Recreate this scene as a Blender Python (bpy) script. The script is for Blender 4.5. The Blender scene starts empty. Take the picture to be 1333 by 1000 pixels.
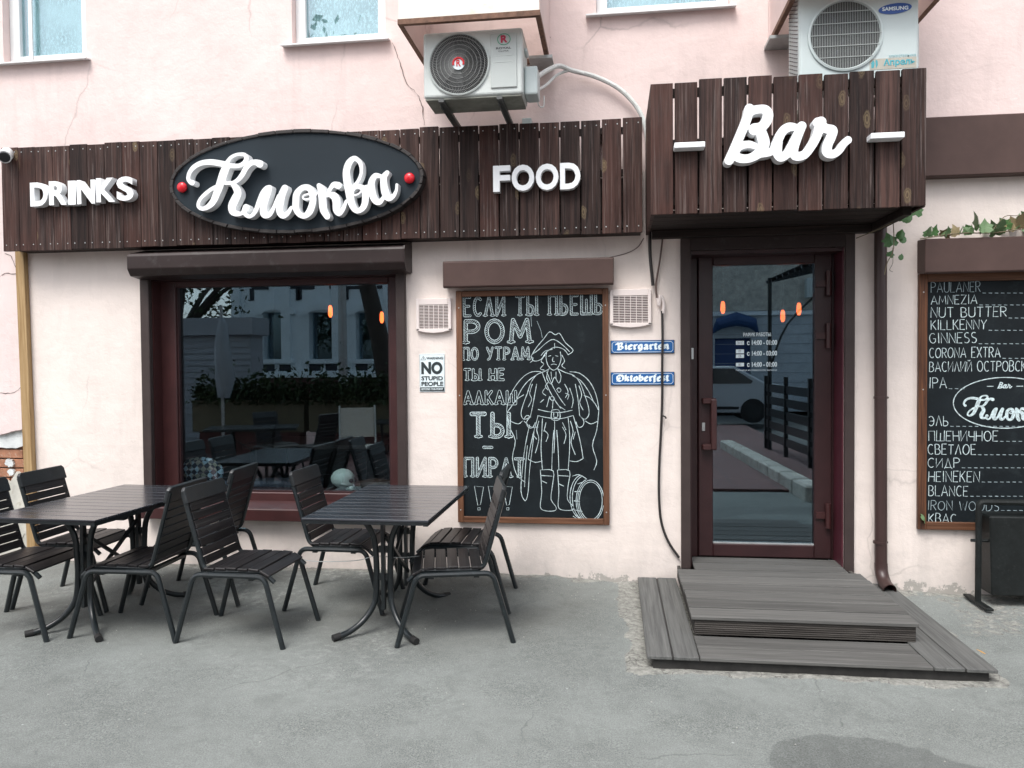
import bpy, math, random
import numpy as np
from mathutils import Vector, Matrix
random.seed(7); RNG=np.random.default_rng(5)
S=bpy.context.scene; COL=S.collection
R=math.radians; PI=math.pi
# ---------------------------------------------------------------- camera
CAMC=np.array([0,-5.4,1.54]); FPX=1000.0
def _axes(yaw,pitch,roll):
    f=np.array([-math.sin(yaw)*math.cos(pitch),math.cos(yaw)*math.cos(pitch),-math.sin(pitch)])
    r=np.array([math.cos(yaw),math.sin(yaw),0]); d=np.cross(f,r)
    c,s=math.cos(roll),math.sin(roll)
    return np.array([r*c+d*s,d*c-r*s,f])
AX=_axes(.130,.0258,.008)
def U(px,py,y=None,z=None):            # photo measurement -> point on a real plane
    d=AX[0]*(px-666.5)+AX[1]*(py-500)+AX[2]*FPX
    t=(y-CAMC[1])/d[1] if y is not None else (z-CAMC[2])/d[2]
    return Vector((CAMC+t*d).tolist())
cd=bpy.data.cameras.new('camera'); cam=bpy.data.objects.new('camera',cd); COL.objects.link(cam)
cd.sensor_width=36; cd.sensor_fit='HORIZONTAL'; cd.lens=36*FPX/1333; cd.clip_start=.05; cd.clip_end=300
m=Matrix.Identity(4)
for i in range(3):
    m[i][0]=AX[0][i]; m[i][1]=-AX[1][i]; m[i][2]=-AX[2][i]; m[i][3]=CAMC[i]
cam.matrix_world=m; S.camera=cam
# ---------------------------------------------------------------- sky, sun, exposure
W=bpy.data.worlds.new('World'); S.world=W; W.use_nodes=True
nt=W.node_tree; bg=nt.nodes['Background']
sky=nt.nodes.new('ShaderNodeTexSky'); sky.sky_type='NISHITA'; sky.sun_disc=False
SUN_EL,SUN_AZ=R(58),R(200)             # azimuth measured clockwise from +Y
sky.sun_elevation=SUN_EL; sky.sun_rotation=SUN_AZ; sky.air_density=1.0; sky.dust_density=3.0; sky.ozone_density=1.0
hs=nt.nodes.new('ShaderNodeHueSaturation'); hs.inputs['Saturation'].default_value=.28
nt.links.new(sky.outputs[0],hs.inputs['Color']); nt.links.new(hs.outputs[0],bg.inputs[0]); bg.inputs[1].default_value=.15
sl=bpy.data.lights.new('sun','SUN'); sl.energy=1.1; sl.angle=R(24); sl.color=(1,.97,.93)
so=bpy.data.objects.new('sun',sl); COL.objects.link(so)
sd=Vector((math.sin(SUN_AZ)*math.cos(SUN_EL),math.cos(SUN_AZ)*math.cos(SUN_EL),math.sin(SUN_EL)))
so.rotation_euler=sd.to_track_quat('Z','Y').to_euler(); so.location=(0,-8,12)
S.view_settings.view_transform='Standard'; S.view_settings.look='None'; S.view_settings.exposure=1.1; S.view_settings.gamma=1
S.view_settings.use_curve_mapping=False
S.render.engine='CYCLES'
# ---------------------------------------------------------------- materials
def nmat(name):
    mt=bpy.data.materials.new(name); mt.use_nodes=True
    n=mt.node_tree; b=n.nodes['Principled BSDF']; return mt,n,b
class N:
    def __init__(s,nt): s.nt=nt
    def n(s,t,**k):
        x=s.nt.nodes.new(t)
        for a,v in k.items():
            if a=='inp':
                for i,vv in v.items(): x.inputs[i].default_value=vv
            else: setattr(x,a,v)
        return x
    def l(s,a,b): s.nt.links.new(a,b)
    def math(s,op,a,b=None,clamp=False):
        x=s.n('ShaderNodeMath',operation=op,use_clamp=clamp)
        for i,v in enumerate((a,b)):
            if v is None: continue
            if isinstance(v,(int,float)): x.inputs[i].default_value=v
            else: s.l(v,x.inputs[i])
        return x.outputs[0]
    def coord(s,scale=(1,1,1),rand=True,kind='Object'):
        tc=s.n('ShaderNodeTexCoord'); o=tc.outputs[kind]
        if rand:
            oi=s.n('ShaderNodeObjectInfo'); v=s.n('ShaderNodeVectorMath',operation='SCALE'); v.inputs[0].default_value=(31,17,43); s.l(oi.outputs['Random'],v.inputs['Scale'])
            a=s.n('ShaderNodeVectorMath',operation='ADD'); s.l(o,a.inputs[0]); s.l(v.outputs[0],a.inputs[1]); o=a.outputs[0]
        mp=s.n('ShaderNodeMapping'); mp.inputs['Scale'].default_value=scale; s.l(o,mp.inputs[0]); return mp.outputs[0]
    def noise(s,vec,scale=5,detail=4,rough=.6,dist=0):
        x=s.n('ShaderNodeTexNoise',inp={'Scale':scale,'Detail':detail,'Roughness':rough,'Distortion':dist}); s.l(vec,x.inputs['Vector']); return x.outputs['Fac']
    def ramp(s,f,stops):
        x=s.n('ShaderNodeValToRGB'); e=x.color_ramp.elements
        while len(e)<len(stops): e.new(.5)
        for i,(p,c) in enumerate(stops):
            e[i].position=p; e[i].color=(c if isinstance(c,tuple) else (c,c,c))+(1,)
        s.l(f,x.inputs[0]); return x.outputs[0]
    def mix(s,f,a,b,bt='MIX'):
        x=s.n('ShaderNodeMix',data_type='RGBA',blend_type=bt)
        for i,v in ((0,f),(6,a),(7,b)):
            if isinstance(v,(int,float)): x.inputs[i].default_value=v
            elif isinstance(v,tuple): x.inputs[i].default_value=v+(1,)
            else: s.l(v,x.inputs[i])
        return x.outputs[2]
    def bump(s,h,b,strength=.3,dist=.01):
        x=s.n('ShaderNodeBump',inp={'Strength':strength,'Distance':dist}); s.l(h,x.inputs['Height']); s.l(x.outputs[0],b.inputs['Normal'])
def mul(c,k): return tuple(min(1,v*k) for v in c)
def simple(name,c,rough=.5,var=.18,scale=9,bump=.1,metal=0,dirt=None,spec=.5,rand=True):
    mt,t,b=nmat(name); g=N(t); v=g.coord(rand=rand)
    f=g.noise(v,scale,5); col=g.ramp(f,[(.3,mul(c,1-var)),(.7,mul(c,1+var))])
    if dirt:
        f2=g.noise(v,scale*3.1,6,.7); col=g.mix(g.ramp(f2,[(.55,0.),(.72,1.)]),col,dirt)
    g.l(col,b.inputs['Base Color']); b.inputs['Roughness'].default_value=rough; b.inputs['Metallic'].default_value=metal
    b.inputs['Specular IOR Level'].default_value=spec
    if bump: g.bump(g.noise(v,scale*12,3),b,bump,.004)
    return mt
def wood(name,dark,light,axis='z',rough=.65,scratch=None,sc_amt=.5,knots=False,ridges=0,spec=.3,bump=.35,tone=.35,warm=None):
    mt,t,b=nmat(name); g=N(t)
    k={'x':(.035,1,1),'y':(1,.035,1),'z':(1,1,.04)}[axis]
    v=g.coord(k)
    f=g.noise(v,70,5,.65,.6); f2=g.noise(v,18,3,.5,1.5)
    fm=g.math('ADD',g.math('MULTIPLY',f,.6),g.math('MULTIPLY',f2,.4))
    col=g.ramp(fm,[(.40,dark),(.5,tuple((a+b2)/2 for a,b2 in zip(dark,light))),(.60,light)])
    oi=g.n('ShaderNodeObjectInfo'); tn=g.n('ShaderNodeMapRange',inp={'To Min':1-tone,'To Max':1+tone}); g.l(oi.outputs['Random'],tn.inputs[0])
    vm=g.n('ShaderNodeVectorMath',operation='SCALE'); g.l(col,vm.inputs[0]); g.l(tn.outputs[0],vm.inputs['Scale']); col=vm.outputs[0]
    if warm:
        w1=g.math('FRACT',g.math('MULTIPLY',oi.outputs['Random'],7.31)); col=g.mix(g.math('MULTIPLY',g.ramp(w1,[(.35,0.),(.9,1.)]),g.ramp(g.noise(g.coord(),4,3),[(.4,.1),(.6,.55)])),col,warm)
    if scratch:
        k2=tuple(a if a<1 else 2.2 for a in k)
        s1=g.noise(g.coord(k2),38,6,.75); big=g.noise(g.coord(k),6,2)
        s2=g.math('MULTIPLY',g.ramp(s1,[(.53,0.),(.62,1.)]),g.ramp(big,[(.38,.1),(.58,1.)]))
        col=g.mix(g.math('MULTIPLY',s2,sc_amt),col,scratch)
    if knots:
        vo=g.n('ShaderNodeTexVoronoi',voronoi_dimensions='2D',inp={'Scale':1.0}); sx_=g.n('ShaderNodeSeparateXYZ'); g.l(g.coord((6.0,1,2.6)),sx_.inputs[0]); cx_=g.n('ShaderNodeCombineXYZ'); g.l(sx_.outputs['X'],cx_.inputs['X']); g.l(sx_.outputs['Z'],cx_.inputs['Y']); g.l(cx_.outputs[0],vo.inputs['Vector'])
        wob=g.math('ADD',vo.outputs['Distance'],g.math('MULTIPLY',g.noise(g.coord(),30,3),.12))
        kf=g.ramp(wob,[(.08,.25),(.11,1.),(.135,.2),(.155,.7),(.19,0.)])
        sc_=g.n('ShaderNodeSeparateColor'); g.l(vo.outputs['Color'],sc_.inputs[0]); keep=g.ramp(sc_.outputs[0],[(.60,0.),(.64,1.)])
        col=g.mix(g.math('MULTIPLY',g.math('MULTIPLY',kf,keep),g.math('ADD',g.math('MULTIPLY',sc_.outputs[1],.7),.15)),col,(.20,.15,.085))
    g.l(col,b.inputs['Base Color']); b.inputs['Roughness'].default_value=rough; b.inputs['Specular IOR Level'].default_value=spec
    h=fm
    if ridges:
        sx=g.n('ShaderNodeSeparateXYZ'); tc=g.n('ShaderNodeTexCoord'); g.l(tc.outputs['Object'],sx.inputs[0])
        h=g.math('ADD',g.math('MULTIPLY',g.math('SINE',g.math('MULTIPLY',sx.outputs['Z'],ridges)),.7),fm)
    g.bump(h,b,bump,.004)
    return mt
def glass(name,tint=(.55,.62,.66),refl=.16,gc=(.8,.92,1.0)):
    mt=bpy.data.materials.new(name); mt.use_nodes=True; t=mt.node_tree; t.nodes.remove(t.nodes['Principled BSDF']); g=N(t)
    out=t.nodes['Material Output']
    tr=g.n('ShaderNodeBsdfTransparent'); tr.inputs[0].default_value=tint+(1,)
    gl=g.n('ShaderNodeBsdfGlossy'); gl.inputs['Color'].default_value=gc+(1,); gl.inputs['Roughness'].default_value=0.0
    lw=g.n('ShaderNodeLayerWeight',inp={'Blend':.15}); f=g.math('ADD',g.math('MULTIPLY',lw.outputs['Fresnel'],.6),refl,True)
    mx=g.n('ShaderNodeMixShader'); g.l(f,mx.inputs[0]); g.l(tr.outputs[0],mx.inputs[1]); g.l(gl.outputs[0],mx.inputs[2]); g.l(mx.outputs[0],out.inputs[0])
    return mt
def plaster(name,c,crack=.35,rand=False,stain=(.55,.5,.47)):
    mt,t,b=nmat(name); g=N(t); v=g.coord(rand=rand)
    f=g.noise(v,1.3,5,.6); f3=g.noise(g.coord((1,1,2.5),rand=False),3.5,5,.65)
    col=g.ramp(f,[(.32,mul(c,.93)),(.68,mul(c,1.04))])
    col=g.mix(g.math('MULTIPLY',g.ramp(f3,[(.5,0.),(.8,1.)]),.3),col,mul(c,.82))
    st_=g.noise(g.coord((1,1,.12),rand=False),9,4,.6); st2=g.noise(v,.8,2); col=g.mix(g.math('MULTIPLY',g.math('MULTIPLY',g.ramp(st_,[(.5,0.),(.66,1.)]),g.ramp(st2,[(.42,0.),(.6,1.)])),.35),col,mul(c,.72))
    pz=g.noise(g.coord((1.4,1,.8),rand=False),2.6,2,.5,2.0); col=g.mix(g.math('MULTIPLY',g.ramp(pz,[(.53,0.),(.545,1.)]),.10),col,mul(c,.75))
    # rising dirt near the pavement: splashed grime
    sx=g.n('ShaderNodeSeparateXYZ'); tc=g.n('ShaderNodeTexCoord'); g.l(tc.outputs['Object'],sx.inputs[0])
    zz=g.math('ADD',sx.outputs['Z'],g.math('MULTIPLY',g.noise(v,7,5,.7),.5))
    col=g.mix(g.math('MULTIPLY',g.ramp(zz,[(.26,1.),(.50,0.)]),.75),col,stain)
    zc=g.math('ADD',sx.outputs['Z'],g.math('MULTIPLY',g.noise(v,3.5,6,.75),.55)); chip=g.ramp(zc,[(.285,1.),(.295,0.)]); col=g.mix(g.math('MULTIPLY',chip,.8),col,(.30,.29,.265))
    vo=g.n('ShaderNodeTexVoronoi',feature='DISTANCE_TO_EDGE',inp={'Scale':1.1}); 
    nv=g.n('ShaderNodeTexNoise',inp={'Scale':4.0,'Detail':6}); g.l(v,nv.inputs['Vector'])
    wv=g.n('ShaderNodeMix',data_type='RGBA',inp={0:.12}); g.l(v,wv.inputs[6]); g.l(nv.outputs['Color'],wv.inputs[7]); g.l(wv.outputs[2],vo.inputs['Vector'])
    msk=g.ramp(g.noise(v,.9,2),[(.5,0.),(.62,1.)])
    ck=g.math('MULTIPLY',g.ramp(vo.outputs['Distance'],[(.0,1.),(.006,0.)]),msk)
    col=g.mix(g.math('MULTIPLY',ck,crack),col,mul(c,.45))
    g.l(col,b.inputs['Base Color']); b.inputs['Roughness'].default_value=.85; b.inputs['Specular IOR Level'].default_value=.2
    h=g.math('ADD',g.math('MULTIPLY',g.noise(v,6,6,.6),1.0),g.math('MULTIPLY',g.noise(v,90,3),.12)); g.bump(h,b,.55,.016)
    return mt
def emit(name,c,s):
    mt=bpy.data.materials.new(name); mt.use_nodes=True; b=mt.node_tree.nodes['Principled BSDF']
    b.inputs['Emission Color'].default_value=c+(1,); b.inputs['Emission Strength'].default_value=s; b.inputs['Base Color'].default_value=c+(1,); return mt
M={}
M['plank']=wood('stained_plank',(.015,.008,.007),(.062,.033,.027),'z',.6,(.16,.13,.12),.6,True,spec=.2,tone=.45,warm=(.060,.022,.016))
M['rail']=wood('stained_rail',(.010,.007,.006),(.032,.021,.018),'x',.7)
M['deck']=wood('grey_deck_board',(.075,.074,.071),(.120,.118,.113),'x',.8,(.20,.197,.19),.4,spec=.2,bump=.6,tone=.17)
M['decky']=wood('grey_deck_side_board',(.078,.079,.077),(.122,.123,.119),'y',.8,(.20,.20,.19),.4,spec=.2,bump=.6,tone=.12)
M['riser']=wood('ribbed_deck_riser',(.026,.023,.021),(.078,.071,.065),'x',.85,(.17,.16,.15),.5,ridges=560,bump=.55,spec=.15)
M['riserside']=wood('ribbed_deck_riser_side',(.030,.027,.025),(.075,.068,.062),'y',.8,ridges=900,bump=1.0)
M['fascia']=simple('dark_fascia_gap_shade',(.02,.019,.018),.7,.5,20)  # deck fascia colour, also used to paint shade in board gaps
M['lowwall']=plaster('cream_render',(.78,.695,.645))
M['upwall']=plaster('pink_render',(.77,.635,.605),.5)
M['leftwall']=plaster('old_pink_render',(.75,.635,.615),.7)
M['cement']=simple('old_cement',(.50,.49,.44),.9,.25,6,.6,dirt=(.33,.28,.2),rand=False)
M['cementpale']=simple('pale_cement',(.62,.65,.65),.9,.15,9,.6,dirt=(.42,.43,.42),rand=False)
M['brick']=simple('old_brick',(.36,.17,.10),.9,.3,14,.7,dirt=(.5,.42,.35))
M['mortar']=simple('mortar',(.38,.34,.29),.95,.25,20,.7)
M['crack']=simple('crack_dark',(.16,.12,.11),1,.1,9,0)
M['brownmetal']=simple('brown_sheet_metal',(.078,.048,.042),.6,.12,5,.04,spec=.25)
M['shutter']=simple('dark_brown_shutter_metal',(.030,.020,.019),.42,.15,4,.04,dirt=(.055,.047,.046),spec=.3)
M['trim']=simple('grey_brown_trim',(.047,.034,.032),.5,.15,7,.05,spec=.3)
M['maroon']=simple('maroon_frame',(.044,.0135,.0135),.42,.2,6,.05)
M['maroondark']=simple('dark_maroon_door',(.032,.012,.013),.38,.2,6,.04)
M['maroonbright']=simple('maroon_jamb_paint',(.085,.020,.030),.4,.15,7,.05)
M['white']=simple('white_acrylic_face',(.86,.88,.89),.35,.02,4,0)
M['white2']=simple('white_painted_plastic',(.74,.76,.76),.4,.04,5,.02)
M['vent']=simple('ivory_plastic_vent',(.74,.66,.63),.5,.04,5,.02)
M['ventdark']=simple('vent_brown_backing',(.07,.03,.028),.8,.6,60,0)
M['ac']=simple('ac_enamel',(.57,.61,.59),.42,.05,3,.03,dirt=(.47,.50,.47))
M['ac2']=simple('ac_enamel_cool',(.52,.59,.585),.42,.05,3,.03)
M['acgrey']=simple('ac_grey_panel',(.46,.50,.485),.5,.04,3,.02)
M['acunder']=simple('ac_dirty_underside',(.22,.23,.20),.7,.25,12,.1,dirt=(.17,.17,.14))
M['dark']=simple('dark_void',(.012,.013,.015),.7,.3,6,0)
M['grille']=simple('fan_grille_wire',(.30,.31,.30),.5,.1,6,0)
M['grilledark']=simple('fan_grille_dark_wire',(.085,.09,.088),.5,.1,6,0)
M['rust']=simple('rusty_angle_iron',(.16,.085,.055),.8,.35,22,.3,dirt=(.07,.04,.03))
M['sheet']=simple('off_white_sheet_metal',(.74,.71,.64),.5,.05,3,.03,dirt=(.68,.6,.5))
M['pinksheet']=simple('pink_painted_sheet',(.70,.57,.54),.6,.07,4,.05)
M['steel']=simple('galvanised_steel',(.42,.44,.44),.45,.15,12,.05,metal=.4)
M['ovalpanel']=simple('blue_black_oval_panel',(.012,.020,.027),.6,.06,5,.03,spec=.25)
M['rim']=simple('black_bent_wood_rim',(.024,.020,.019),.65,.35,18,.3)
M['red']=simple('red_enamel',(.60,.012,.022),.25,.05,4,0)
M['blueenamel']=simple('blue_enamel_sign',(.018,.11,.32),.22,.1,3,0)
M['navyedge']=simple('blue_black_sign_edge',(.02,.035,.08),.4,.1,3,0)
M['signwhite']=simple('white_sign_print',(.74,.84,.87),.4,.02,3,0)
M['black']=simple('black_print',(.022,.032,.036),.5,.05,3,0)
M['slate']=simple('chalkboard_black',(.007,.0105,.013),.7,.35,3,.03,dirt=(.016,.022,.025),rand=False,spec=.2)
M['chalk']=simple('white_chalk_line',(.50,.60,.62),.9,.4,60,0,dirt=(.17,.21,.22))
M['chalkthin']=simple('faint_chalk_line',(.30,.375,.40),.9,.3,60,0)
M['boardwood']=wood('board_frame_wood_upright',(.085,.036,.019),(.16,.075,.042),'z',.55,spec=.3,tone=.1)
M['boardwoodx']=wood('board_frame_wood',(.085,.036,.019),(.17,.08,.045),'x',.55,spec=.3,tone=.1)
M['board2wood']=wood('carved_board_frame_wood',(.040,.018,.012),(.15,.062,.03),'z',.5,spec=.3,tone=.1)
M['batten']=wood('yellowed_pine_batten',(.27,.17,.075),(.42,.29,.15),'z',.7,tone=.05)
M['slat']=wood('dark_chair_slat',(.006,.0058,.0068),(.021,.0185,.0195),'y',.40,(.10,.10,.10),.35,spec=.3,bump=.25,tone=.2)
M['caps']=simple('dark_chair_top_cap',(.016,.019,.021),.4,.25,10,.06,dirt=(.035,.038,.040))
M['tslat']=wood('dark_table_slat',(.013,.015,.020),(.036,.041,.049),'x',.20,(.16,.17,.17),.4,spec=.6,bump=.07,tone=.2)
M['iron']=simple('black_painted_tube',(.011,.015,.017),.3,.2,12,.06,dirt=(.026,.034,.037))
M['foot']=simple('black_rubber_foot',(.012,.012,.012),.7,.1,10,0)
M['pipe']=simple('brown_downpipe_metal',(.045,.024,.022),.4,.12,6,.03)
M['pvc']=simple('pale_insulated_pipe',(.62,.64,.62),.6,.1,14,.15,dirt=(.4,.41,.4))
M['cable']=simple('black_cable',(.02,.016,.016),.5,.1,10,0)
M['brownc']=simple('brown_cable',(.10,.06,.05),.5,.1,10,0)
M['leaf']=simple('green_vine_leaf',(.062,.15,.045),.45,.35,25,.1)
M['leafpale']=simple('dusty_vine_leaf',(.12,.20,.09),.55,.25,25,.1)
M['leafdry']=simple('dry_vine_leaf',(.30,.24,.13),.6,.2,25,.1)
M['stem']=simple('vine_stem',(.15,.12,.07),.7,.2,20,0)
M['binpaint']=simple('scuffed_black_bin_paint',(.008,.010,.010),.5,.4,14,.15,dirt=(.022,.025,.024),spec=.3)
M['glass']=glass('window_glass',(.84,.9,.92),.125,(.72,.9,1.0)); M['doorglass']=glass('door_glass',(.7,.78,.82),.17,(.68,.86,.97)); M['upglass']=glass('upper_window_glass',(.85,.92,.93),.12)
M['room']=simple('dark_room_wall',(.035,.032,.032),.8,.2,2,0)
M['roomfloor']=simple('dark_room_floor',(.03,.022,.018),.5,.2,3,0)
M['bulb']=emit('glowing_filament',(1,.13,.03),2.6)
M['skull']=simple('pale_skull_plaster',(.50,.56,.50),.5,.08,12,.1)
M['fabric']=simple('dark_upholstery',(.03,.035,.05),.8,.3,6,.1)
M['brownthing']=simple('brown_leather',(.05,.028,.02),.5,.3,8,.1)
def checker():
    mt,t,b=nmat('diamond_checked_cushion'); g=N(t); tc=g.n('ShaderNodeTexCoord'); mp=g.n('ShaderNodeMapping'); mp.inputs['Rotation'].default_value=(0,R(45),0); g.l(tc.outputs['Object'],mp.inputs[0])
    ch=g.n('ShaderNodeTexChecker',inp={'Scale':27}); ch.inputs['Color1'].default_value=(.02,.03,.05,1); 
    no=g.noise(mp.outputs[0],14,0); ch2=g.ramp(no,[(.47,(.55,.75,.85)),(.53,(.40,.38,.30))]); g.l(ch2,ch.inputs['Color2']); g.l(mp.outputs[0],ch.inputs['Vector'])
    g.l(ch.outputs['Color'],b.inputs['Base Color']); b.inputs['Roughness'].default_value=.8; return mt
M['cushion']=checker()
def curtain():
    mt,t,b=nmat('leaf_print_net_curtain'); g=N(t); v=g.coord((2.4,1,1),rand=False)
    w=g.noise(v,26,3,.6,1.2); f=g.ramp(w,[(.50,(.25,.34,.34)),(.57,(.66,.78,.77))]); f2=g.noise(g.coord(rand=False),2.2,2)
    g.l(g.mix(g.ramp(f2,[(.4,0.),(.62,.8)]),f,(.62,.74,.73)),b.inputs['Base Color']); b.inputs['Roughness'].default_value=.8; return mt
M['curtain']=curtain()
# ---------------------------------------------------------------- mesh helpers
class MB:
    def __init__(s): s.v=[]; s.f=[]
    def add(s,vs,fs,mx=None):
        k=len(s.v)
        s.v+= [tuple(mx@Vector(p)) for p in vs] if mx is not None else [tuple(p) for p in vs]
        s.f+=[tuple(i+k for i in f) for f in fs]; return s
    def box(s,a,b,mx=None):
        x0,y0,z0=a; x1,y1,z1=b
        if x0>x1:x0,x1=x1,x0
        if y0>y1:y0,y1=y1,y0
        if z0>z1:z0,z1=z1,z0
        return s.add([(x0,y0,z0),(x1,y0,z0),(x1,y1,z0),(x0,y1,z0),(x0,y0,z1),(x1,y0,z1),(x1,y1,z1),(x0,y1,z1)],
              [(0,3,2,1),(4,5,6,7),(0,1,5,4),(1,2,6,5),(2,3,7,6),(3,0,4,7)],mx)
    def bar(s,p,q,w,h,up=(0,0,1)):
        p,q=Vector(p),Vector(q); d=(q-p); L=d.length; d.normalize(); upv=Vector(up)
        x=d.cross(upv)
        if x.length<1e-4: x=d.cross(Vector((0,1,0)))
        x.normalize(); z=x.cross(d)
        mx=Matrix((( x[0],d[0],z[0],p[0]),(x[1],d[1],z[1],p[1]),(x[2],d[2],z[2],p[2]),(0,0,0,1)))
        return s.box((-w/2,0,-h/2),(w/2,L,h/2),mx)
    def tube(s,pts,r,n=8,cap=True):
        pts=[Vector(p) for p in pts]; rs=r if isinstance(r,(list,tuple)) else [r]*len(pts)
        ref=None; base=len(s.v); m_=len(pts)
        for i,p in enumerate(pts):
            t=(pts[min(i+1,m_-1)]-pts[max(i-1,0)])
            if t.length<1e-9: t=Vector((0,0,1))
            t.normalize()
            if ref is None:
                ref=Vector((0,0,1)) if abs(t.z)<.9 else Vector((0,1,0))
            a=t.cross(ref).normalized(); b=a.cross(t).normalized(); ref=b
            for k in range(n):
                an=2*PI*k/n; s.v.append(tuple(p+(a*math.cos(an)+b*math.sin(an))*rs[i]))
        for i in range(m_-1):
            for k in range(n):
                A=base+i*n+k; B=base+i*n+(k+1)%n; s.f.append((A,B,B+n,A+n))
        if cap:
            s.f.append(tuple(base+k for k in range(n))[::-1]); s.f.append(tuple(base+(m_-1)*n+k for k in range(n)))
        return s
    def cyl(s,p,q,r,n=16,r2=None): return s.tube([p,q],[r,r2 if r2 is not None else r],n)
    def prism(s,poly,y0,y1,axis='y'):   # poly: (a,b) closed outline; extruded along axis
        n=len(poly)
        def P(a,b,c): return {'y':(a,c,b),'x':(c,a,b),'z':(a,b,c)}[axis]
        vs=[P(a,b,y0) for a,b in poly]+[P(a,b,y1) for a,b in poly]
        fs=[tuple(range(n)),tuple(range(2*n-1,n-1,-1))]+[(i,i+n,(i+1)%n+n,(i+1)%n) for i in range(n)]
        return s.add(vs,fs)
    def sphere(s,c,r,nu=16,nv=10,sc=(1,1,1)):
        vs=[];fs=[]
        for j in range(nv+1):
            ph=PI*j/nv
            for i in range(nu):
                th=2*PI*i/nu; vs.append((c[0]+r*sc[0]*math.sin(ph)*math.cos(th),c[1]+r*sc[1]*math.sin(ph)*math.sin(th),c[2]+r*sc[2]*math.cos(ph)))
        for j in range(nv):
            for i in range(nu): fs.append((j*nu+i,j*nu+(i+1)%nu,(j+1)*nu+(i+1)%nu,(j+1)*nu+i))
        return s.add(vs,fs)
    def mesh(s,name,smooth=False):
        me=bpy.data.meshes.new(name); me.from_pydata(s.v,[],s.f); me.validate()
        import bmesh
        bm=bmesh.new(); bm.from_mesh(me); bmesh.ops.recalc_face_normals(bm,faces=bm.faces); bm.to_mesh(me); bm.free()
        if smooth:
            me.polygons.foreach_set('use_smooth',[True]*len(me.polygons)); me.set_sharp_from_angle(angle=R(40))
        return me
def obj(name,me,mat,parent=None,loc=(0,0,0),bevel=0,smooth=False,rot=None,seg=1):
    if isinstance(me,MB): me=me.mesh(name,smooth)
    if mat is not None and not me.materials: me.materials.append(mat if not isinstance(mat,str) else M[mat])
    o=bpy.data.objects.new(name,me); COL.objects.link(o); o.parent=parent; o.location=loc
    if rot: o.rotation_euler=rot
    if bevel:
        b=o.modifiers.new('bevel','BEVEL'); b.width=bevel; b.segments=seg; b.limit_method='ANGLE'
    return o
def tag(o,label=None,cat=None,group=None,kind=None):
    for k,v in (('label',label),('category',cat),('group',group),('kind',kind)):
        if v: o[k]=v
    return o
def thing(name,label,cat,loc=(0,0,0),rz=0,group=None):
    o=bpy.data.objects.new(name,None); COL.objects.link(o); o.location=loc; o.rotation_euler=(0,0,rz); o.empty_display_size=.1
    return tag(o,label,cat,group)
def copy_tree(o,parent=None):
    c=o.copy(); COL.objects.link(c); c.parent=parent
    for ch in list(o.children): copy_tree(ch,c)
    return c
def cbox(name,a,b,mat,parent,bevel=0,**k):  # box whose origin is its own centre, so grain differs piece by piece
    c=[(p+q)/2 for p,q in zip(a,b)]
    return obj(name,MB().box([p-q for p,q in zip(a,c)],[p-q for p,q in zip(b,c)]),mat,parent,c,bevel,**k)
def smoothpath(pts,n=6):
    P=[np.array(p,float) for p in pts]; out=[]
    for i in range(len(P)-1):
        p0=P[max(i-1,0)];p1=P[i];p2=P[i+1];p3=P[min(i+2,len(P)-1)]
        for k in range(n):
            t=k/n; out.append(.5*((2*p1)+(-p0+p2)*t+(2*p0-5*p1+4*p2-p3)*t*t+(-p0+3*p1-3*p2+p3)*t**3))
    out.append(P[-1]); return [tuple(p.tolist()) for p in out]
# ------ flat lettering tools
def sdf_contours(strokes,cell,level=0.0):
    """strokes: polylines of (x,y,r). Returns closed contours of their union."""
    A=np.array([p for s_ in strokes for p in s_]); mg=cell*3
    x0,y0=A[:,0].min()-A[:,2].max()-mg-level,A[:,1].min()-A[:,2].max()-mg-level
    x1,y1=A[:,0].max()+A[:,2].max()+mg+level,A[:,1].max()+A[:,2].max()+mg+level
    nx,ny=int((x1-x0)/cell)+2,int((y1-y0)/cell)+2
    X,Y=np.meshgrid(x0+np.arange(nx)*cell,y0+np.arange(ny)*cell,indexing='ij'); D=np.full(X.shape,1e3)
    for s_ in strokes:
        for (ax,ay,ar),(bx,by,br) in zip(s_[:-1],s_[1:]):
            dx,dy=bx-ax,by-ay; L=dx*dx+dy*dy+1e-12
            t=np.clip(((X-ax)*dx+(Y-ay)*dy)/L,0,1); D=np.minimum(D,np.hypot(X-ax-t*dx,Y-ay-t*dy)-(ar+t*(br-ar)))
    D-=level; D[np.abs(D)<1e-7]=1e-7; I=D<0
    nxt={}
    def pt(key):
        i,j,d=key
        if d==0: a,b=D[i,j],D[i+1,j]; return (x0+(i+a/(a-b))*cell,y0+j*cell)
        a,b=D[i,j],D[i,j+1]; return (x0+i*cell,y0+(j+a/(a-b))*cell)
    c=I[:-1,:-1].astype(int)+2*I[1:,:-1]+4*I[1:,1:]+8*I[:-1,1:]
    for i,j in zip(*np.where((c>0)&(c<15))):
        i=int(i);j=int(j);B=(i,j,0);T=(i,j+1,0);L=(i,j,1);Rr=(i+1,j,1)
        seg={1:[(B,L)],2:[(Rr,B)],3:[(Rr,L)],4:[(T,Rr)],5:[(B,Rr),(T,L)],6:[(T,B)],7:[(T,L)],8:[(L,T)],9:[(B,T)],10:[(L,B),(Rr,T)],11:[(Rr,T)],12:[(L,Rr)],13:[(B,Rr)],14:[(L,B)]}[int(c[i,j])]
        for a,b in seg: nxt[a]=b
    out=[]
    while nxt:
        k0=next(iter(nxt)); k=k0; loop=[]
        while k in nxt:
            loop.append(pt(k)); k=nxt.pop(k)
        if len(loop)>5: out.append(loop)
    return out
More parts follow.
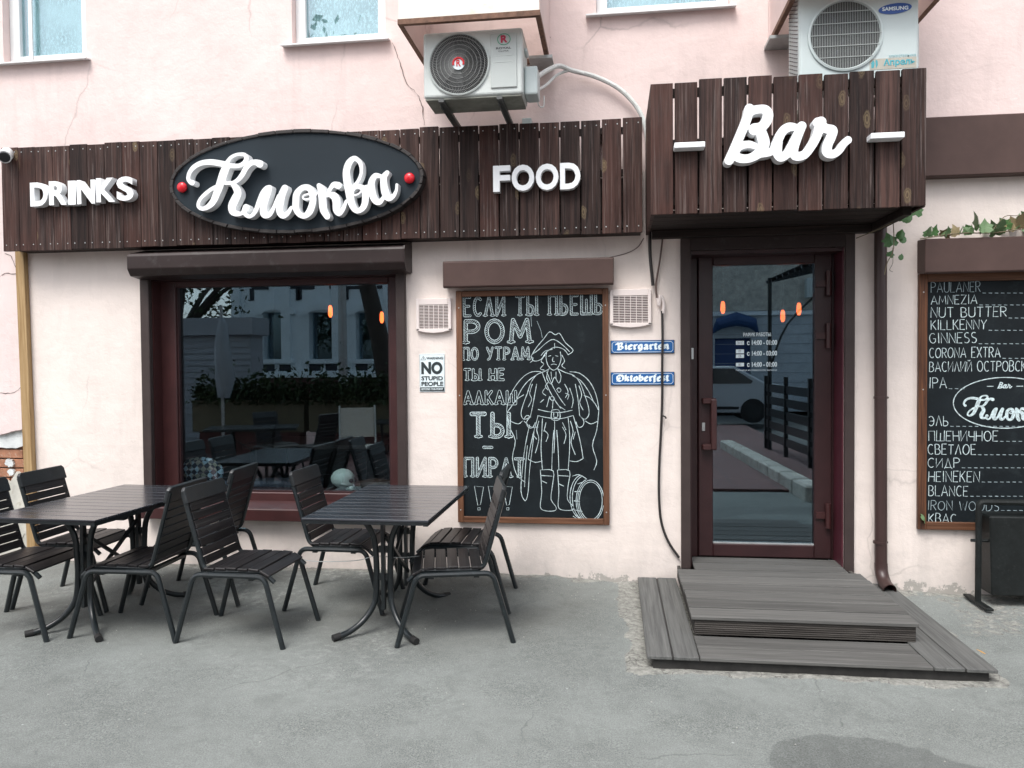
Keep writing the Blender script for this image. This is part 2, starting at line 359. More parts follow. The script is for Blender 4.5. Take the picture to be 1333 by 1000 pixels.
def curve_mesh(contours,depth,bevel=0):
    cu=bpy.data.curves.new('tmp','CURVE'); cu.dimensions='2D'; cu.fill_mode='BOTH'; cu.extrude=max(depth/2-bevel,0); cu.bevel_depth=bevel; cu.bevel_resolution=1
    if bevel: cu.offset=-bevel
    for c in contours:
        sp=cu.splines.new('POLY'); sp.points.add(len(c)-1); sp.use_cyclic_u=True
        sp.points.foreach_set('co',[v for p in c for v in (p[0],p[1],0,1)])
    return _tomesh(cu)
def _tomesh(cu):
    o=bpy.data.objects.new('tmp',cu); COL.objects.link(o); dg=bpy.context.evaluated_depsgraph_get(); dg.update()
    me=bpy.data.meshes.new_from_object(o.evaluated_get(dg)); bpy.data.objects.remove(o); bpy.data.curves.remove(cu); me.materials.clear(); return me
def stand(me,dy=0):        # xy outline -> upright in xz, front towards -y
    n=len(me.vertices); a=np.zeros(n*3); me.vertices.foreach_get('co',a); a=a.reshape(-1,3)
    b=np.stack([a[:,0],-a[:,2]+dy,a[:,1]],1); me.vertices.foreach_set('co',b.ravel()); me.update(); return me
def font_mesh(txt,x0,x1,z0,z1,depth,bold=0,spacing=1.0,shear=0):
    cu=bpy.data.curves.new('t','FONT'); cu.body=txt; cu.size=1; cu.extrude=.5; cu.offset=bold; cu.space_character=spacing; cu.shear=shear; cu.resolution_u=4
    me=_tomesh(cu); n=len(me.vertices); a=np.zeros(n*3); me.vertices.foreach_get('co',a); a=a.reshape(-1,3)
    mn,mx=a.min(0),a.max(0)
    a[:,0]=x0+(a[:,0]-mn[0])/(mx[0]-mn[0])*(x1-x0); a[:,1]=z0+(a[:,1]-mn[1])/(mx[1]-mn[1])*(z1-z0); a[:,2]=a[:,2]*depth
    me.vertices.foreach_set('co',a.ravel()); me.update(); return stand(me)
def text(name,txt,x0,x1,z0,z1,y,mat,parent,depth=.001,bold=0,**k):
    return obj(name,font_mesh(txt,x0,x1,z0,z1,depth,bold,**k),mat,parent,(0,y,0))
def ribbons(lines,w,y,taper=False,jit=0):
    b=MB()
    for ln in lines:
        P=[Vector((p[0],p[1])) for p in ln]
        if len(P)<2: continue
        closed=(P[0]-P[-1]).length<1e-6; k=len(b.v); n=len(P)
        for i,p in enumerate(P):
            a=P[i-1] if i>0 else (P[-2] if closed else P[0]); c=P[i+1] if i<n-1 else (P[1] if closed else P[-1])
            t=(c-a); t=t.normalized() if t.length>1e-9 else Vector((1,0)); nn=Vector((-t.y,t.x))
            ww=(w*(1+jit*(random.random()-.5)))/2
            b.v+=[(p.x+nn.x*ww,y,p.y+nn.y*ww),(p.x-nn.x*ww,y,p.y-nn.y*ww)]
        for i in range(n-1): q=k+2*i; b.f.append((q,q+1,q+3,q+2))
    me=bpy.data.meshes.new('r'); me.from_pydata(b.v,[],b.f); return me
def arc(cx,cy,rx,ry,a0,a1,n=9): return [(cx+rx*math.cos(R(a0+(a1-a0)*i/n)),cy+ry*math.sin(R(a0+(a1-a0)*i/n))) for i in range(n+1)]
G={
'A':(.7,[[(0,0),(.35,1),(.7,0)],[(.12,.33),(.58,.33)]]),'P':(.55,[[(0,0),(0,1)],[(0,1)]+arc(.25,.75,.3,.25,90,-90)+[(0,.5)]]),
'U':(.6,[[(0,1),(0,.3)]+arc(.3,.28,.3,.28,180,360)+[(.6,1)]]),'L':(.5,[[(0,1),(0,0),(.5,0)]]),'N':(.6,[[(0,0),(0,1),(.6,0),(.6,1)]]),
'E':(.5,[[(.5,1),(0,1),(0,0),(.5,0)],[(0,.52),(.4,.52)]]),'R':(.55,[[(0,0),(0,1)],[(0,1)]+arc(.25,.75,.28,.25,90,-90)+[(0,.5)],[(.2,.5),(.55,0)]]),
'M':(.8,[[(0,0),(.1,1),(.4,.25),(.7,1),(.8,0)]]),'Z':(.6,[[(0,1),(.6,1),(0,0),(.6,0)]]),'I':(.12,[[(.06,0),(.06,1)]]),'T':(.6,[[(0,1),(.6,1)],[(.3,1),(.3,0)]]),
'B':(.55,[[(0,0),(0,1)],[(0,1)]+arc(.22,.76,.26,.24,90,-90)+[(0,.52)],[(0,.52)]+arc(.25,.26,.3,.26,90,-90)+[(0,0)]]),'K':(.55,[[(0,0),(0,1)],[(.52,1),(0,.42)],[(.14,.56),(.55,0)]]),
'Y':(.6,[[(0,1),(.3,.5),(.6,1)],[(.3,.5),(.3,0)]]),'G':(.65,[arc(.33,.5,.33,.5,50,320)+[(.6,.45),(.36,.45)]]),'S':(.5,[arc(.25,.76,.23,.24,50,250)+arc(.25,.25,.25,.25,80,-140)]),
'C':(.6,[arc(.33,.5,.33,.5,50,310)]),'O':(.7,[arc(.35,.5,.35,.5,90,450,16)]),'X':(.6,[[(0,0),(.6,1)],[(0,1),(.6,0)]]),'H':(.6,[[(0,0),(0,1)],[(.6,0),(.6,1)],[(0,.5),(.6,.5)]]),
'D':(.6,[[(0,0),(0,1)],[(0,1)]+arc(.15,.5,.45,.5,90,-90)+[(0,0)]]),'W':(.8,[[(0,1),(.2,0),(.4,.75),(.6,0),(.8,1)]]),
'И':(.6,[[(0,1),(0,0),(.6,1),(.6,0)]]),'Й':(.6,[[(0,1),(0,0),(.6,1),(.6,0)],arc(.3,1.2,.14,.1,180,360,5)]),'Л':(.62,[[(0,0),(.31,1),(.62,0)]]),'П':(.6,[[(0,0),(0,1),(.6,1),(.6,0)]]),
'Ш':(.8,[[(0,1),(0,0),(.8,0),(.8,1)],[(.4,0),(.4,.75)]]),'Ч':(.55,[[(0,1),(0,.55),(.1,.45),(.55,.45)],[(.55,1),(.55,0)]]),'Э':(.6,[arc(.25,.5,.33,.5,130,-130),[(.15,.5),(.55,.5)]]),
'Ь':(.5,[[(0,1),(0,0)],[(0,.5)]+arc(.22,.25,.28,.25,90,-90)+[(0,0)]]),'Ы':(.75,[[(0,1),(0,0)],[(0,.5)]+arc(.2,.25,.26,.25,90,-90)+[(0,0)],[(.75,1),(.75,0)]]),
'Д':(.7,[[(0,-.12),(.0,.0),(.7,0),(.7,-.12)],[(.08,0),(.35,1),(.6,0)]]),'У':(.6,[[(0,1),(.3,.45)],[(.6,1),(.28,.1),(.1,0)]]),'Ё':(.5,[[(.5,1),(0,1),(0,0),(.5,0)],[(0,.52),(.4,.52)],[(.12,1.16),(.13,1.17)],[(.36,1.16),(.37,1.17)]]),
'-':(.5,[[(0,.5),(.5,.5)]]),',':(.15,[[(.1,.08),(.05,-.15)]]),' ':(.35,[])}
for a,b in zip('АВСЕНОРТХКМ','ABCEHOPTXKM'): G[a]=G[b]
def lay(txt,x0,x1,z0,z1,sp=.2,jit=0):
    w=sum(G[c][0]+sp for c in txt)-sp; k=(x1-x0)/w; x=0; out=[]
    for c in txt:
        a=random.uniform(-jit,jit); zz=1+random.uniform(-jit,jit)
        for s_ in G[c][1]: out.append([(x0+(x+p[0]+a*(p[1]-.5))*k,z0+(p[1]*zz)*(z1-z0)) for p in s_])
        x+=G[c][0]+sp
    return out
# ================================================================ SETTING: ground
def gz(x,y):   # pavement height: gently banked against the wall on the left
    a=np.clip((y+.75)/.6,0,1); a=a*a*(3-2*a); l=np.clip((.3-x)/1.2,0,1)
    rr=np.clip((x+.35)/.5,0,1); rr=rr*rr*(3-2*rr)
    return a*(.05*l-.012*(1-l))-.020*rr*np.clip(-y/1.3,0,1)
x=np.arange(-7,4.6,.03); y=np.arange(-3.7,.31,.03); X,Y=np.meshgrid(x,y,indexing='ij')
def vnoise(X,Y,s,seed):
    r=np.random.default_rng(seed).random((256,256)); xs,ys=X*s+100,Y*s+100; i=np.floor(xs).astype(int);j=np.floor(ys).astype(int);fx=xs-i;fy=ys-j
    fx=fx*fx*(3-2*fx);fy=fy*fy*(3-2*fy);g=lambda a,b:r[a%256,b%256]
    return (g(i,j)*(1-fx)+g(i+1,j)*fx)*(1-fy)+(g(i,j+1)*(1-fx)+g(i+1,j+1)*fx)*fy
def fbm(X,Y,s,seed): return sum(vnoise(X,Y,s*2**k,seed+k)/2**(k+1) for k in range(4))
Z=gz(X,Y)+(fbm(X,Y,2.2,3)-.47)*.016
n1=fbm(X,Y,5,11)
lip=np.clip((Y+.13-.18*(n1-.45))/.07,0,1)*np.clip((X+.9)/.5,0,1); Z=Z+lip*(.004+.05*np.clip(fbm(X,Y,9,71)-.35,0,1))
# broken concrete collar round the timber deck
dx=np.maximum(np.maximum(.155-X,X-1.86),0); dy=np.maximum(-1.45-Y,0); dd=np.hypot(dx,dy)
wid=.075+.16*(n1-.45)+.03*(X<.16)-.04*(X>1.86)
coll=np.clip((wid-dd)/.03,0,1)*(Y<.05)
collz=coll*(.002+.030*(fbm(X,Y,11,21)-.3)*np.clip(dd/.06,.2,1))
inside=(X>.19)&(X<1.80)&(Y>-1.42)
Z=np.where(inside,np.minimum(Z,0)-.02,Z+collz)
conc=np.clip(coll,0,1)
edge=np.clip((Y+.10-.22*(n1-.5))/.06,0,1)*.8; conc=np.maximum(conc,edge)
right=np.clip((X-1.95+.4*(n1-.5))/.12,0,1)*np.clip((Y+1.0)/.25,0,1)*.45; conc=np.maximum(conc,right)
A_=np.array([.80,-2.13]); dm=np.hypot((X-.96)/.38,(Y+2.33+.0*(X-.96))/.27)
tail=np.where(X>.8,np.abs(Y-(-2.47-.05*(X-.8)))/ (.22+.0*np.clip(X-.8,0,.8)),9)
wet=np.clip((1.05+.5*(fbm(X,Y,7,31)-.5)-np.minimum(dm,tail))/.18,0,1)
dust=np.clip((fbm(X,Y,1.6,41)-.45)*4,0,1)*np.clip((Y+2.2)/.9,0,1)*np.clip((-.2-X)/.8+.3,0,1)
grime=np.clip((Y+1.75+.5*(fbm(X,Y,3,51)-.5))/.8,0,1)*np.clip((.15-X)/.5,0,1)*np.clip(.45+1.4*(fbm(X,Y,4,61)-.35),0,1)
nx,ny=X.shape; vs=np.stack([X,Y,Z],-1).reshape(-1,3); I=np.arange(nx*ny).reshape(nx,ny)
fs=np.stack([I[:-1,:-1],I[1:,:-1],I[1:,1:],I[:-1,1:]],-1).reshape(-1,4)
me=bpy.data.meshes.new('pavement'); me.from_pydata(vs.tolist(),[],fs.tolist()); me.polygons.foreach_set('use_smooth',[True]*len(me.polygons))
for nm,ar in (('conc',conc),('wet',wet),('dust',dust),('grime',grime)):
    at=me.attributes.new(nm,'FLOAT','POINT'); at.data.foreach_set('value',ar.reshape(-1).astype(np.float32))
mt,t,b=nmat('worn_asphalt'); g=N(t); v=g.coord(rand=False)
fine=g.noise(v,170,4,.7); mid=g.noise(v,22,5,.65); big=g.noise(v,1.6,4)
AB=(.180,.194,.186)
col=g.ramp(fine,[(.36,mul(AB,.5)),(.5,AB),(.64,mul(AB,1.4))])
col=g.mix(g.math('MULTIPLY',g.ramp(mid,[(.45,0.),(.6,1.)]),.35),col,mul(AB,.68))
col=g.mix(g.math('MULTIPLY',g.ramp(big,[(.38,0.),(.6,1.)]),.45),col,mul(AB,1.35))
b2g=g.noise(v,4.5,5,.7,1.0); col=g.mix(g.math('MULTIPLY',g.ramp(b2g,[(.52,0.),(.66,1.)]),.30),col,mul(AB,.6))
vk=g.n('ShaderNodeTexVoronoi',feature='DISTANCE_TO_EDGE',inp={'Scale':.75}); nk=g.n('ShaderNodeTexNoise',inp={'Scale':3.0,'Detail':8}); g.l(v,nk.inputs['Vector']); wk=g.n('ShaderNodeMix',data_type='RGBA',inp={0:.22}); g.l(v,wk.inputs[6]); g.l(nk.outputs['Color'],wk.inputs[7]); g.l(wk.outputs[2],vk.inputs['Vector'])
col=g.mix(g.math('MULTIPLY',g.math('MULTIPLY',g.ramp(vk.outputs['Distance'],[(0.,1.),(.0035,0.)]),g.ramp(big,[(.5,0.),(.56,1.)])),.45),col,mul(AB,.35))
vo=g.n('ShaderNodeTexVoronoi',inp={'Scale':7.0}); g.l(v,vo.inputs['Vector']); spk=g.math('MULTIPLY',g.ramp(vo.outputs['Distance'],[(.03,1.),(.05,0.)]),g.ramp(mid,[(.52,0.),(.56,1.)]))
col=g.mix(g.math('MULTIPLY',spk,.7),col,(.42,.44,.43))
def at(nm): return g.n('ShaderNodeAttribute',attribute_name=nm).outputs['Fac']
cn=g.ramp(g.math('ADD',at('conc'),g.math('MULTIPLY',g.math('SUBTRACT',mid,.5),1.2)),[(.4,0.),(.55,1.)])
cc=g.ramp(g.noise(v,30,6,.75),[(.34,(.13,.13,.12)),(.5,(.24,.24,.22)),(.66,(.34,.34,.31))])
vc=g.n('ShaderNodeTexVoronoi',feature='DISTANCE_TO_EDGE',inp={'Scale':9.0}); nv=g.n('ShaderNodeTexNoise',inp={'Scale':12.0,'Detail':4}); g.l(v,nv.inputs['Vector'])
wv=g.n('ShaderNodeMix',data_type='RGBA',inp={0:.12}); g.l(v,wv.inputs[6]); g.l(nv.outputs['Color'],wv.inputs[7]); g.l(wv.outputs[2],vc.inputs['Vector'])
ck=g.ramp(vc.outputs['Distance'],[(.0,1.),(.03,0.)]); cc=g.mix(g.math('MULTIPLY',g.math('MULTIPLY',ck,g.ramp(mid,[(.42,0.),(.5,1.)])),.8),cc,(.07,.065,.06))
col=g.mix(cn,col,cc)
col=g.mix(g.math('MULTIPLY',at('grime'),.55),col,(.085,.082,.074))
ds=g.math('MULTIPLY',at('dust'),g.ramp(g.noise(v,14,6,.75),[(.5,0.),(.62,1.)])); col=g.mix(g.math('MULTIPLY',ds,.55),col,(.36,.37,.355))
wt=g.ramp(g.math('ADD',at('wet'),g.math('MULTIPLY',g.math('SUBTRACT',mid,.5),.6)),[(.35,0.),(.6,1.)]); 
wm=g.math('MULTIPLY',wt,.30); col=g.mix(wm,col,(.02,.02,.021))
g.l(col,b.inputs['Base Color']); g.l(g.math('SUBTRACT',.9,g.math('MULTIPLY',wt,.18)),b.inputs['Roughness']); b.inputs['Specular IOR Level'].default_value=.25
g.bump(g.math('ADD',fine,g.math('MULTIPLY',mid,1.2)),b,.5,.006)
M['asphalt']=mt
tag(obj('pavement',me,'asphalt'),kind='structure')
# outer ground to the horizon, behind the camera: red paving of the terrace then asphalt yard
M['yard']=simple('yard_asphalt',(.13,.135,.13),.9,.2,2,.2,rand=False)
tag(obj('ground',MB().add([(-150,-150,-.15),(150,-150,-.15),(150,1.0,-.15),(-150,1.0,-.15)],[(0,1,2,3)]),'yard'),kind='structure')
mt,t,b=nmat('red_paving'); g=N(t); v=g.coord(rand=False)
br=g.n('ShaderNodeTexBrick',inp={'Scale':1.0,'Mortar Size':.006,'Brick Width':.5,'Row Height':.5}); br.offset=0
br.inputs['Color1'].default_value=(.16,.075,.07,1); br.inputs['Color2'].default_value=(.13,.065,.062,1); br.inputs['Mortar'].default_value=(.06,.05,.05,1); g.l(v,br.inputs['Vector'])
g.l(br.outputs['Color'],b.inputs['Base Color']); b.inputs['Roughness'].default_value=.7; M['redpave']=mt
tag(obj('terrace_paving',MB().box((-14,-13.5,-.20),(3.2,-3.72,.012)),'redpave'),kind='structure')

# ================================================================ BUILDING
bar=thing('bar_building','pink and cream rendered building holding the bar entrance','building',(0,0,0))
def wall_holes(x0,x1,z0,z1,holes,ya,yb):
    xs=sorted({x0,x1,*[h[0] for h in holes],*[h[1] for h in holes]}); zs=sorted({z0,z1,*[h[2] for h in holes],*[h[3] for h in holes]})
    xs=[v for v in xs if x0<=v<=x1]; zs=[v for v in zs if z0<=v<=z1]
    b=MB()
    def solid(i,j):
        if i<0 or j<0 or i>=len(xs)-1 or j>=len(zs)-1: return None
        cx,cz=(xs[i]+xs[i+1])/2,(zs[j]+zs[j+1])/2
        return not any(h[0]<cx<h[1] and h[2]<cz<h[3] for h in holes)
    for i in range(len(xs)-1):
        for j in range(len(zs)-1):
            if not solid(i,j): continue
            a,c,d,e=xs[i],xs[i+1],zs[j],zs[j+1]
            b.add([(a,ya,d),(c,ya,d),(c,ya,e),(a,ya,e)],[(0,1,2,3)]); b.add([(a,yb,d),(c,yb,d),(c,yb,e),(a,yb,e)],[(3,2,1,0)])
            if not solid(i-1,j): b.add([(a,ya,d),(a,yb,d),(a,yb,e),(a,ya,e)],[(0,3,2,1)])
            if not solid(i+1,j): b.add([(c,ya,d),(c,yb,d),(c,yb,e),(c,ya,e)],[(0,1,2,3)])
            if not solid(i,j-1): b.add([(a,ya,d),(c,ya,d),(c,yb,d),(a,yb,d)],[(0,3,2,1)])
            if not solid(i,j+1): b.add([(a,ya,e),(c,ya,e),(c,yb,e),(a,yb,e)],[(0,1,2,3)])
    return b
WX0,WX1,WZ0,WZ1=-3.44,-1.53,.50,2.20
DX0,DX1,DZ1=.53,1.54,2.34
UW=[(-4.62,-3.93,3.885,5.3),(-2.30,-1.60,3.885,5.3),(-.10,.80,3.955,5.3)]
me=wall_holes(-4.44,8,-.1,2.86,[(WX0,WX1,WZ0,WZ1),(DX0,DX1,-.1,DZ1)],0,.36).mesh('wall'); obj('wall',me,'lowwall',bar)
me=wall_holes(-10,8,2.861,7.2,UW,0.004,.36).mesh('wall'); w2=obj('wall',me,'upwall',bar); w2['label']='pink upper wall with fine cracks'
# left strip: old pink render broken away low down over cement and brick
edgez=[(-10,1.02),(-6.2,1.0),(-5.6,1.06),(-5.1,1.03)]+[tuple(v) for v in [(U(a,b_,y=0).x,U(a,b_,y=0).z) for a,b_ in [(-8,567),(0,566),(9,564),(18,561),(26,560),(31,558),(34,554),(36,550),(38,543)]]]
poly=edgez+[(-4.442,edgez[-1][1]+.03),(-4.442,2.86),(-10,2.86)]
o=obj('wall',MB().prism(poly,.001,.03),'leftwall',bar); o['label']='old pink render with a broken lower edge'
obj('backing_wall',MB().box((-10,.075,-.1),(-4.441,.36,2.86)),'mortar',bar)
low=[(-10,.86),(-5.2,.88)]+[(U(a,b_,y=0).x,U(a,b_,y=0).z) for a,b_ in [(-6,583),(0,583),(6,584),(12,583.5),(18,584),(24,582),(31,580),(36,582),(39,581)]]
poly=low+[(-4.443,low[-1][1]+.005)]+[(-4.443,1.30),(-10,1.30)]
o=obj('render_undercoat',MB().prism(poly,.022,.074),'cementpale',bar); o['label']='pale cement undercoat'
bkm=MB().box((-.122,0,-.033),(.122,.05,.033)).mesh('brick')
k=0
for r_ in range(13):
    for c_ in range(4):
        zz=.045+r_*.075; xx=-5.33+c_*.256+(.128 if r_%2 else 0)
        if xx>-4.5: continue
        obj('brick',bkm,'brick',bar,(xx,.040+random.uniform(-.006,.006),zz),.004,rot=(0,random.uniform(-.02,.02),0))
for c_ in range(13):
    half=MB().box((-.05,0,-.033),(.05,.05,.033)).mesh('brick')
for r_ in range(13):
    zz=.045+r_*.075
    obj('brick',half if r_%2==0 else half,'brick',bar,(-4.50,.041+random.uniform(-.004,.006),zz),.004)
# cement patches left on the bricks
def blob(cx,cz,rx,rz,seed,n=22):
    rr=random.Random(seed); return [(min(-4.446,cx+rx*(1+.28*(rr.random()-.5)*2)*math.cos(2*PI*i/n)),cz+rz*(1+.28*(rr.random()-.5)*2)*math.sin(2*PI*i/n)) for i in range(n)]
for i,(cx,cz,rx,rz,mm) in enumerate([(-4.58,.44,.20,.26,'cement'),(-4.80,.30,.3,.36,'cement'),(-4.50,.30,.20,.28,'cement'),(-4.47,.76,.032,.03,'cementpale'),(-4.672,.80,.035,.03,'cementpale'),(-4.665,.73,.026,.025,'cementpale'),(-5.0,.35,.2,.33,'cement'),(-4.95,.78,.1,.06,'cementpale')]):
    o=obj('cement_patch',MB().prism(blob(cx,cz,rx,rz,i),.012+.002*i,.045),mm,bar)
# drawn cracks in the render
def U2(a,b_): p=U(a,b_,y=0); return (p.x,p.z)
cr=[[(511,55),(517,72),(522,86),(530,108),(541,120),(546,128),(550,140),(552,163)],[(0,360),(8,356),(20,357),(33,350),(37,349)],[(6,330),(15,334),(18,342),(22,352)],[(0,512),(14,512),(24,508),(29,500)],[(700,12),(712,30),(716,50)]]
for c in cr: obj('crack',ribbons([[(x_+random.uniform(-.004,.004),z_+random.uniform(-.004,.004)) for x_,z_ in [U2(*p) for p in smoothpath(c,4)]]],.0038,-.0015,jit=1.6),'crack',bar)
bm_=ribbons([[U2(*p) for p in smoothpath(c,3)] for c in [[(0,566.5),(9,564.5),(18,561.5),(26,560.5),(31,558.5),(34,554.5),(36,550.5),(38,543.5)]]],.006,-.0015,jit=1.0); obj('crack',bm_,'crack',bar)
# room behind
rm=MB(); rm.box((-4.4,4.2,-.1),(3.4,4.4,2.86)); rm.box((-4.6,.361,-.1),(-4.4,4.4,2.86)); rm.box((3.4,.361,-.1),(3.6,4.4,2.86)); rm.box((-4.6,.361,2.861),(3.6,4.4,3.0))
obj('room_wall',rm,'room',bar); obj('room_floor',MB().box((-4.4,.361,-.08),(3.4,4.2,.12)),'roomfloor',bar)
# upper windows
for i,(a,c,d,e) in enumerate(UW):
    fr=MB(); fw=.075 if i!=0 else .085; yy=.07
    w=obj('window',MB().box((a,yy,d),(a+fw,yy+.07,e)).box((c-fw,yy,d),(c,yy+.07,e)).box((a+fw,yy,d),(c-fw,yy+.07,d+.065)),'white2',bar,bevel=.004)
    obj('pane',MB().box((a+fw,yy+.03,d+.065),(c-fw,yy+.036,e)),'upglass',w)
    obj('curtain',MB().box((a+fw,yy+.08,d+.0),(c-fw,yy+.09,e)),'curtain',w)
    obj('window_sill',MB().prism([(yy,d+.0),(-.055,d-.022),(-.055,d-.034),(yy,d-.012)],a-.07 if i else a-.3,c+.035,'x'),'white2',w,bevel=.002)
    if i==0: obj('mullion',MB().box((a+.17,yy-.012,d+.02),(a+.20,yy+.0,e)),'white2',w)
# ------------------------------------------------ show window
w=thing('shop_window','large show window in a dark maroon frame under a roller shutter box','window',(0,0,0))
fy=.10
obj('frame',MB().box((WX0,fy,WZ0),(WX0+.13,fy+.08,WZ1)).box((WX1-.10,fy,WZ0),(WX1,fy+.08,WZ1)).box((WX0+.13,fy,2.145),(WX1-.10,fy+.08,WZ1)).box((WX0+.13,fy,WZ0),(WX1-.10,fy+.08,.585)),'maroon',w,bevel=.006)
obj('glazing_bead',MB().box((WX0+.13,fy+.02,.585),(WX1-.10,fy+.05,.597)).box((WX0+.13,fy+.02,.597),(WX0+.142,fy+.05,2.145)).box((WX1-.112,fy+.02,.597),(WX1-.10,fy+.05,2.145)),'maroondark',w)
obj('pane',MB().box((WX0+.13,fy+.05,.585),(WX1-.10,fy+.057,2.145)),'glass',w)
obj('reveal_lining',MB().box((WX0,.002,WZ0),(WX0+.012,fy-.001,WZ1)),'maroon',w); obj('reveal_lining',MB().box((WX1-.012,.002,WZ0),(WX1,fy-.001,WZ1)),'maroon',w)
obj('reveal_lining',MB().box((WX0+.013,.002,WZ1-.012),(WX1-.013,fy-.001,WZ1-.001)),'maroondark',w); obj('guide_rail',MB().box((-3.505,-.045,.53),(-3.435,.001,2.21)),'trim',w,bevel=.004); obj('guide_rail',MB().box((-1.535,-.045,.53),(-1.468,.001,2.21)),'trim',w,bevel=.004)
sb=obj('shutter_box',MB().prism([(0,2.415),(-.19,2.365),(-.20,2.345),(-.20,2.255),(-.165,2.205),(-.04,2.192),(0,2.192)],-3.50,-1.43,'x'),'shutter',w,bevel=.006,seg=2)
obj('end_cap',MB().prism([(-.0,2.42),(-.195,2.37),(-.206,2.345),(-.206,2.25),(-.168,2.198),(-.0,2.198)],-1.4299,-1.422,'x'),'shutter',sb)
obj('sill',MB().prism([(fy-.001,.524),(-.10,.500),(-.105,.49),(-.105,.41),(-.02,.41),(fy-.001,.43)],-3.50,-1.475,'x'),'maroon',w,bevel=.003)
# ------------------------------------------------ door
d=thing('entrance_door','dark maroon glazed entrance door with white opening hours on the glass','door',(0,0,.15))
dy=.20; zb=-.15
def dbox(nm,a,b,m_,par=None,bev=0,**k):
    return obj(nm,MB().box((a[0],a[1],a[2]+zb),(b[0],b[1],b[2]+zb)),m_,par or d,bevel=bev,**k)
obj('frame',MB().box((DX0,dy,.15+zb),(.602,dy+.07,DZ1+zb)).box((1.512,dy,.15+zb),(DX1,dy+.07,DZ1+zb)).box((.602,dy,2.318+zb),(1.512,dy+.07,DZ1+zb)),'maroondark',d,bevel=.004)
leaf=obj('leaf',MB().box((.604,dy-.03,.162+zb),(.705,dy+.04,2.316+zb)).box((1.395,dy-.03,.162+zb),(1.510,dy+.04,2.316+zb)).box((.705,dy-.03,.162+zb),(1.395,dy+.04,.254+zb)).box((.705,dy-.03,2.224+zb),(1.395,dy+.04,2.316+zb)),'maroondark',d,bevel=.006)
obj('pane',MB().box((.705,dy+.0,.254+zb),(1.395,dy+.007,2.224+zb)),'doorglass',leaf)
obj('bead',MB().box((.705,dy-.018,.254+zb),(1.395,dy-.002,.262+zb)),'steel',leaf)
for x0,x1,nm in ((.466,.53,'trim'),(1.54,1.602,'trim')):
    dbox('door_trim',(x0,-.03,.12),(x1,-.0005,2.40),'trim',bev=.003)
dbox('door_trim',(.53,-.03,DZ1-.035),(1.54,-.0005,2.40),'shutter',bev=.003)
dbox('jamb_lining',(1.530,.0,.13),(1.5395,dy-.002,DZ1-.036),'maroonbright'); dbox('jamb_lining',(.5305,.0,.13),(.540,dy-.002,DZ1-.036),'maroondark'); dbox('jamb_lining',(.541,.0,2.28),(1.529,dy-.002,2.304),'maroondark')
h=obj('handle',MB().box((.682,dy-.115,.93+zb),(.722,dy-.078,1.285+zb)),'maroon',leaf,bevel=.008,seg=2)
h2=obj('handle_mount',MB().box((.625,dy-.10,.925+zb),(.722,dy-.03,.965+zb)).box((.625,dy-.10,1.25+zb),(.722,dy-.03,1.29+zb)),'maroon',leaf,bevel=.006)
obj('lock_plate',MB().box((.628,dy-.038,1.055+zb),(.650,dy-.030,1.115+zb)),'steel',leaf,bevel=.003)
for zz in (2.08,1.72,.47):
    hg=obj('hinge',MB().cyl((1.480,dy-.060,zz-.085+zb),(1.480,dy-.060,zz+.085+zb),.019,10).box((1.40,dy-.050,zz-.022+zb),(1.478,dy-.03,zz+.022+zb)),'maroon',leaf,smooth=True)
dbox('door_contact',(.548,dy-.03,1.565),(.572,dy-.001,1.645),'white2',bev=.003)
# opening hours
yg=dy-.0015
def dw(a,b_): p=U(a,b_,y=yg); return p.x,p.z+zb
def dtext(txt,a0,b0,a1,b1,bold=.03):
    x0,z1=dw(a0,b0); x1,z0=dw(a1,b1); text('lettering',txt,x0,x1,z0,z1,yg,'signwhite',leaf,.0006,bold)
dtext('РАФИК РАБОТЫ:',967.5,433,1004,438,.02)
for b0,b1,s in ((443,449,'с 14:00 - 01:00'),(457,463,'с 14:00 - 03:00'),(471.5,477.5,'с 14:00 - 01:00')): dtext(s,972.5,b0,1011.5,b1,.025)
for b0,b1 in ((444,449),(455,460),(461.5,466),(472.5,477)):
    x0,z1=dw(958,b0); x1,z0=dw(968.5,b1); obj('day_label',MB().box((x0,yg-.0006,z0),(x1,yg,z1)),'signwhite',leaf)
for (b0,b1,s) in ((444.8,448.2,'ПН-ЧТ'),(455.8,459.2,'ПТ'),(462.3,465.2,'СБ'),(473.3,476.2,'ВС')):
    x0,z1=dw(959.5 if '-' in s else 961.5,b0); x1,z0=dw(967 if '-' in s else 965,b1); text('lettering',s,x0,x1,z0,z1,yg-.001,'black',leaf,.0004)
dtext('ПЯТНИЦА И СУББОТА ПО ЗАПИСИ',958,481.3,1011,483.2,.0)
# ================================================================ SIGNBOARDS
sign=thing('plank_fascia_sign','long dark plank fascia running above the window and chalkboard','signboard',(0,0,2.42))
x0,x1=-4.495,.215; n=34; gaps=[.002+.010*(i/n)**1.5 for i in range(n)]; tot=(x1-x0)/n
scr=MB()
for i in range(n):
    a=x0+i*tot; w_=tot-gaps[i]; zt=.752+random.uniform(-.006,.006); zb0=-.008+random.uniform(-.004,.004)
    cbox('plank',(a,-.19,zb0),(a+w_,-.168,zt),'plank',sign,.002)
    for zz in (.035,zt-.035):
        for fx in (.2,.8): scr.sphere((a+w_*fx,-.191,zz),.0045,6,4,(1,.4,1))
tag(obj('screw',scr,'steel',sign),kind='stuff')
obj('support_rail',MB().box((x0+.01,-.1675,.66),(x1-.01,-.13,.70)),'rail',sign); obj('support_rail',MB().box((x0+.01,-.1675,.38),(x1-.01,-.13,.42)),'rail',sign); obj('support_rail',MB().box((x0+.01,-.1675,.03),(x1-.01,-.13,.075)),'rail',sign)
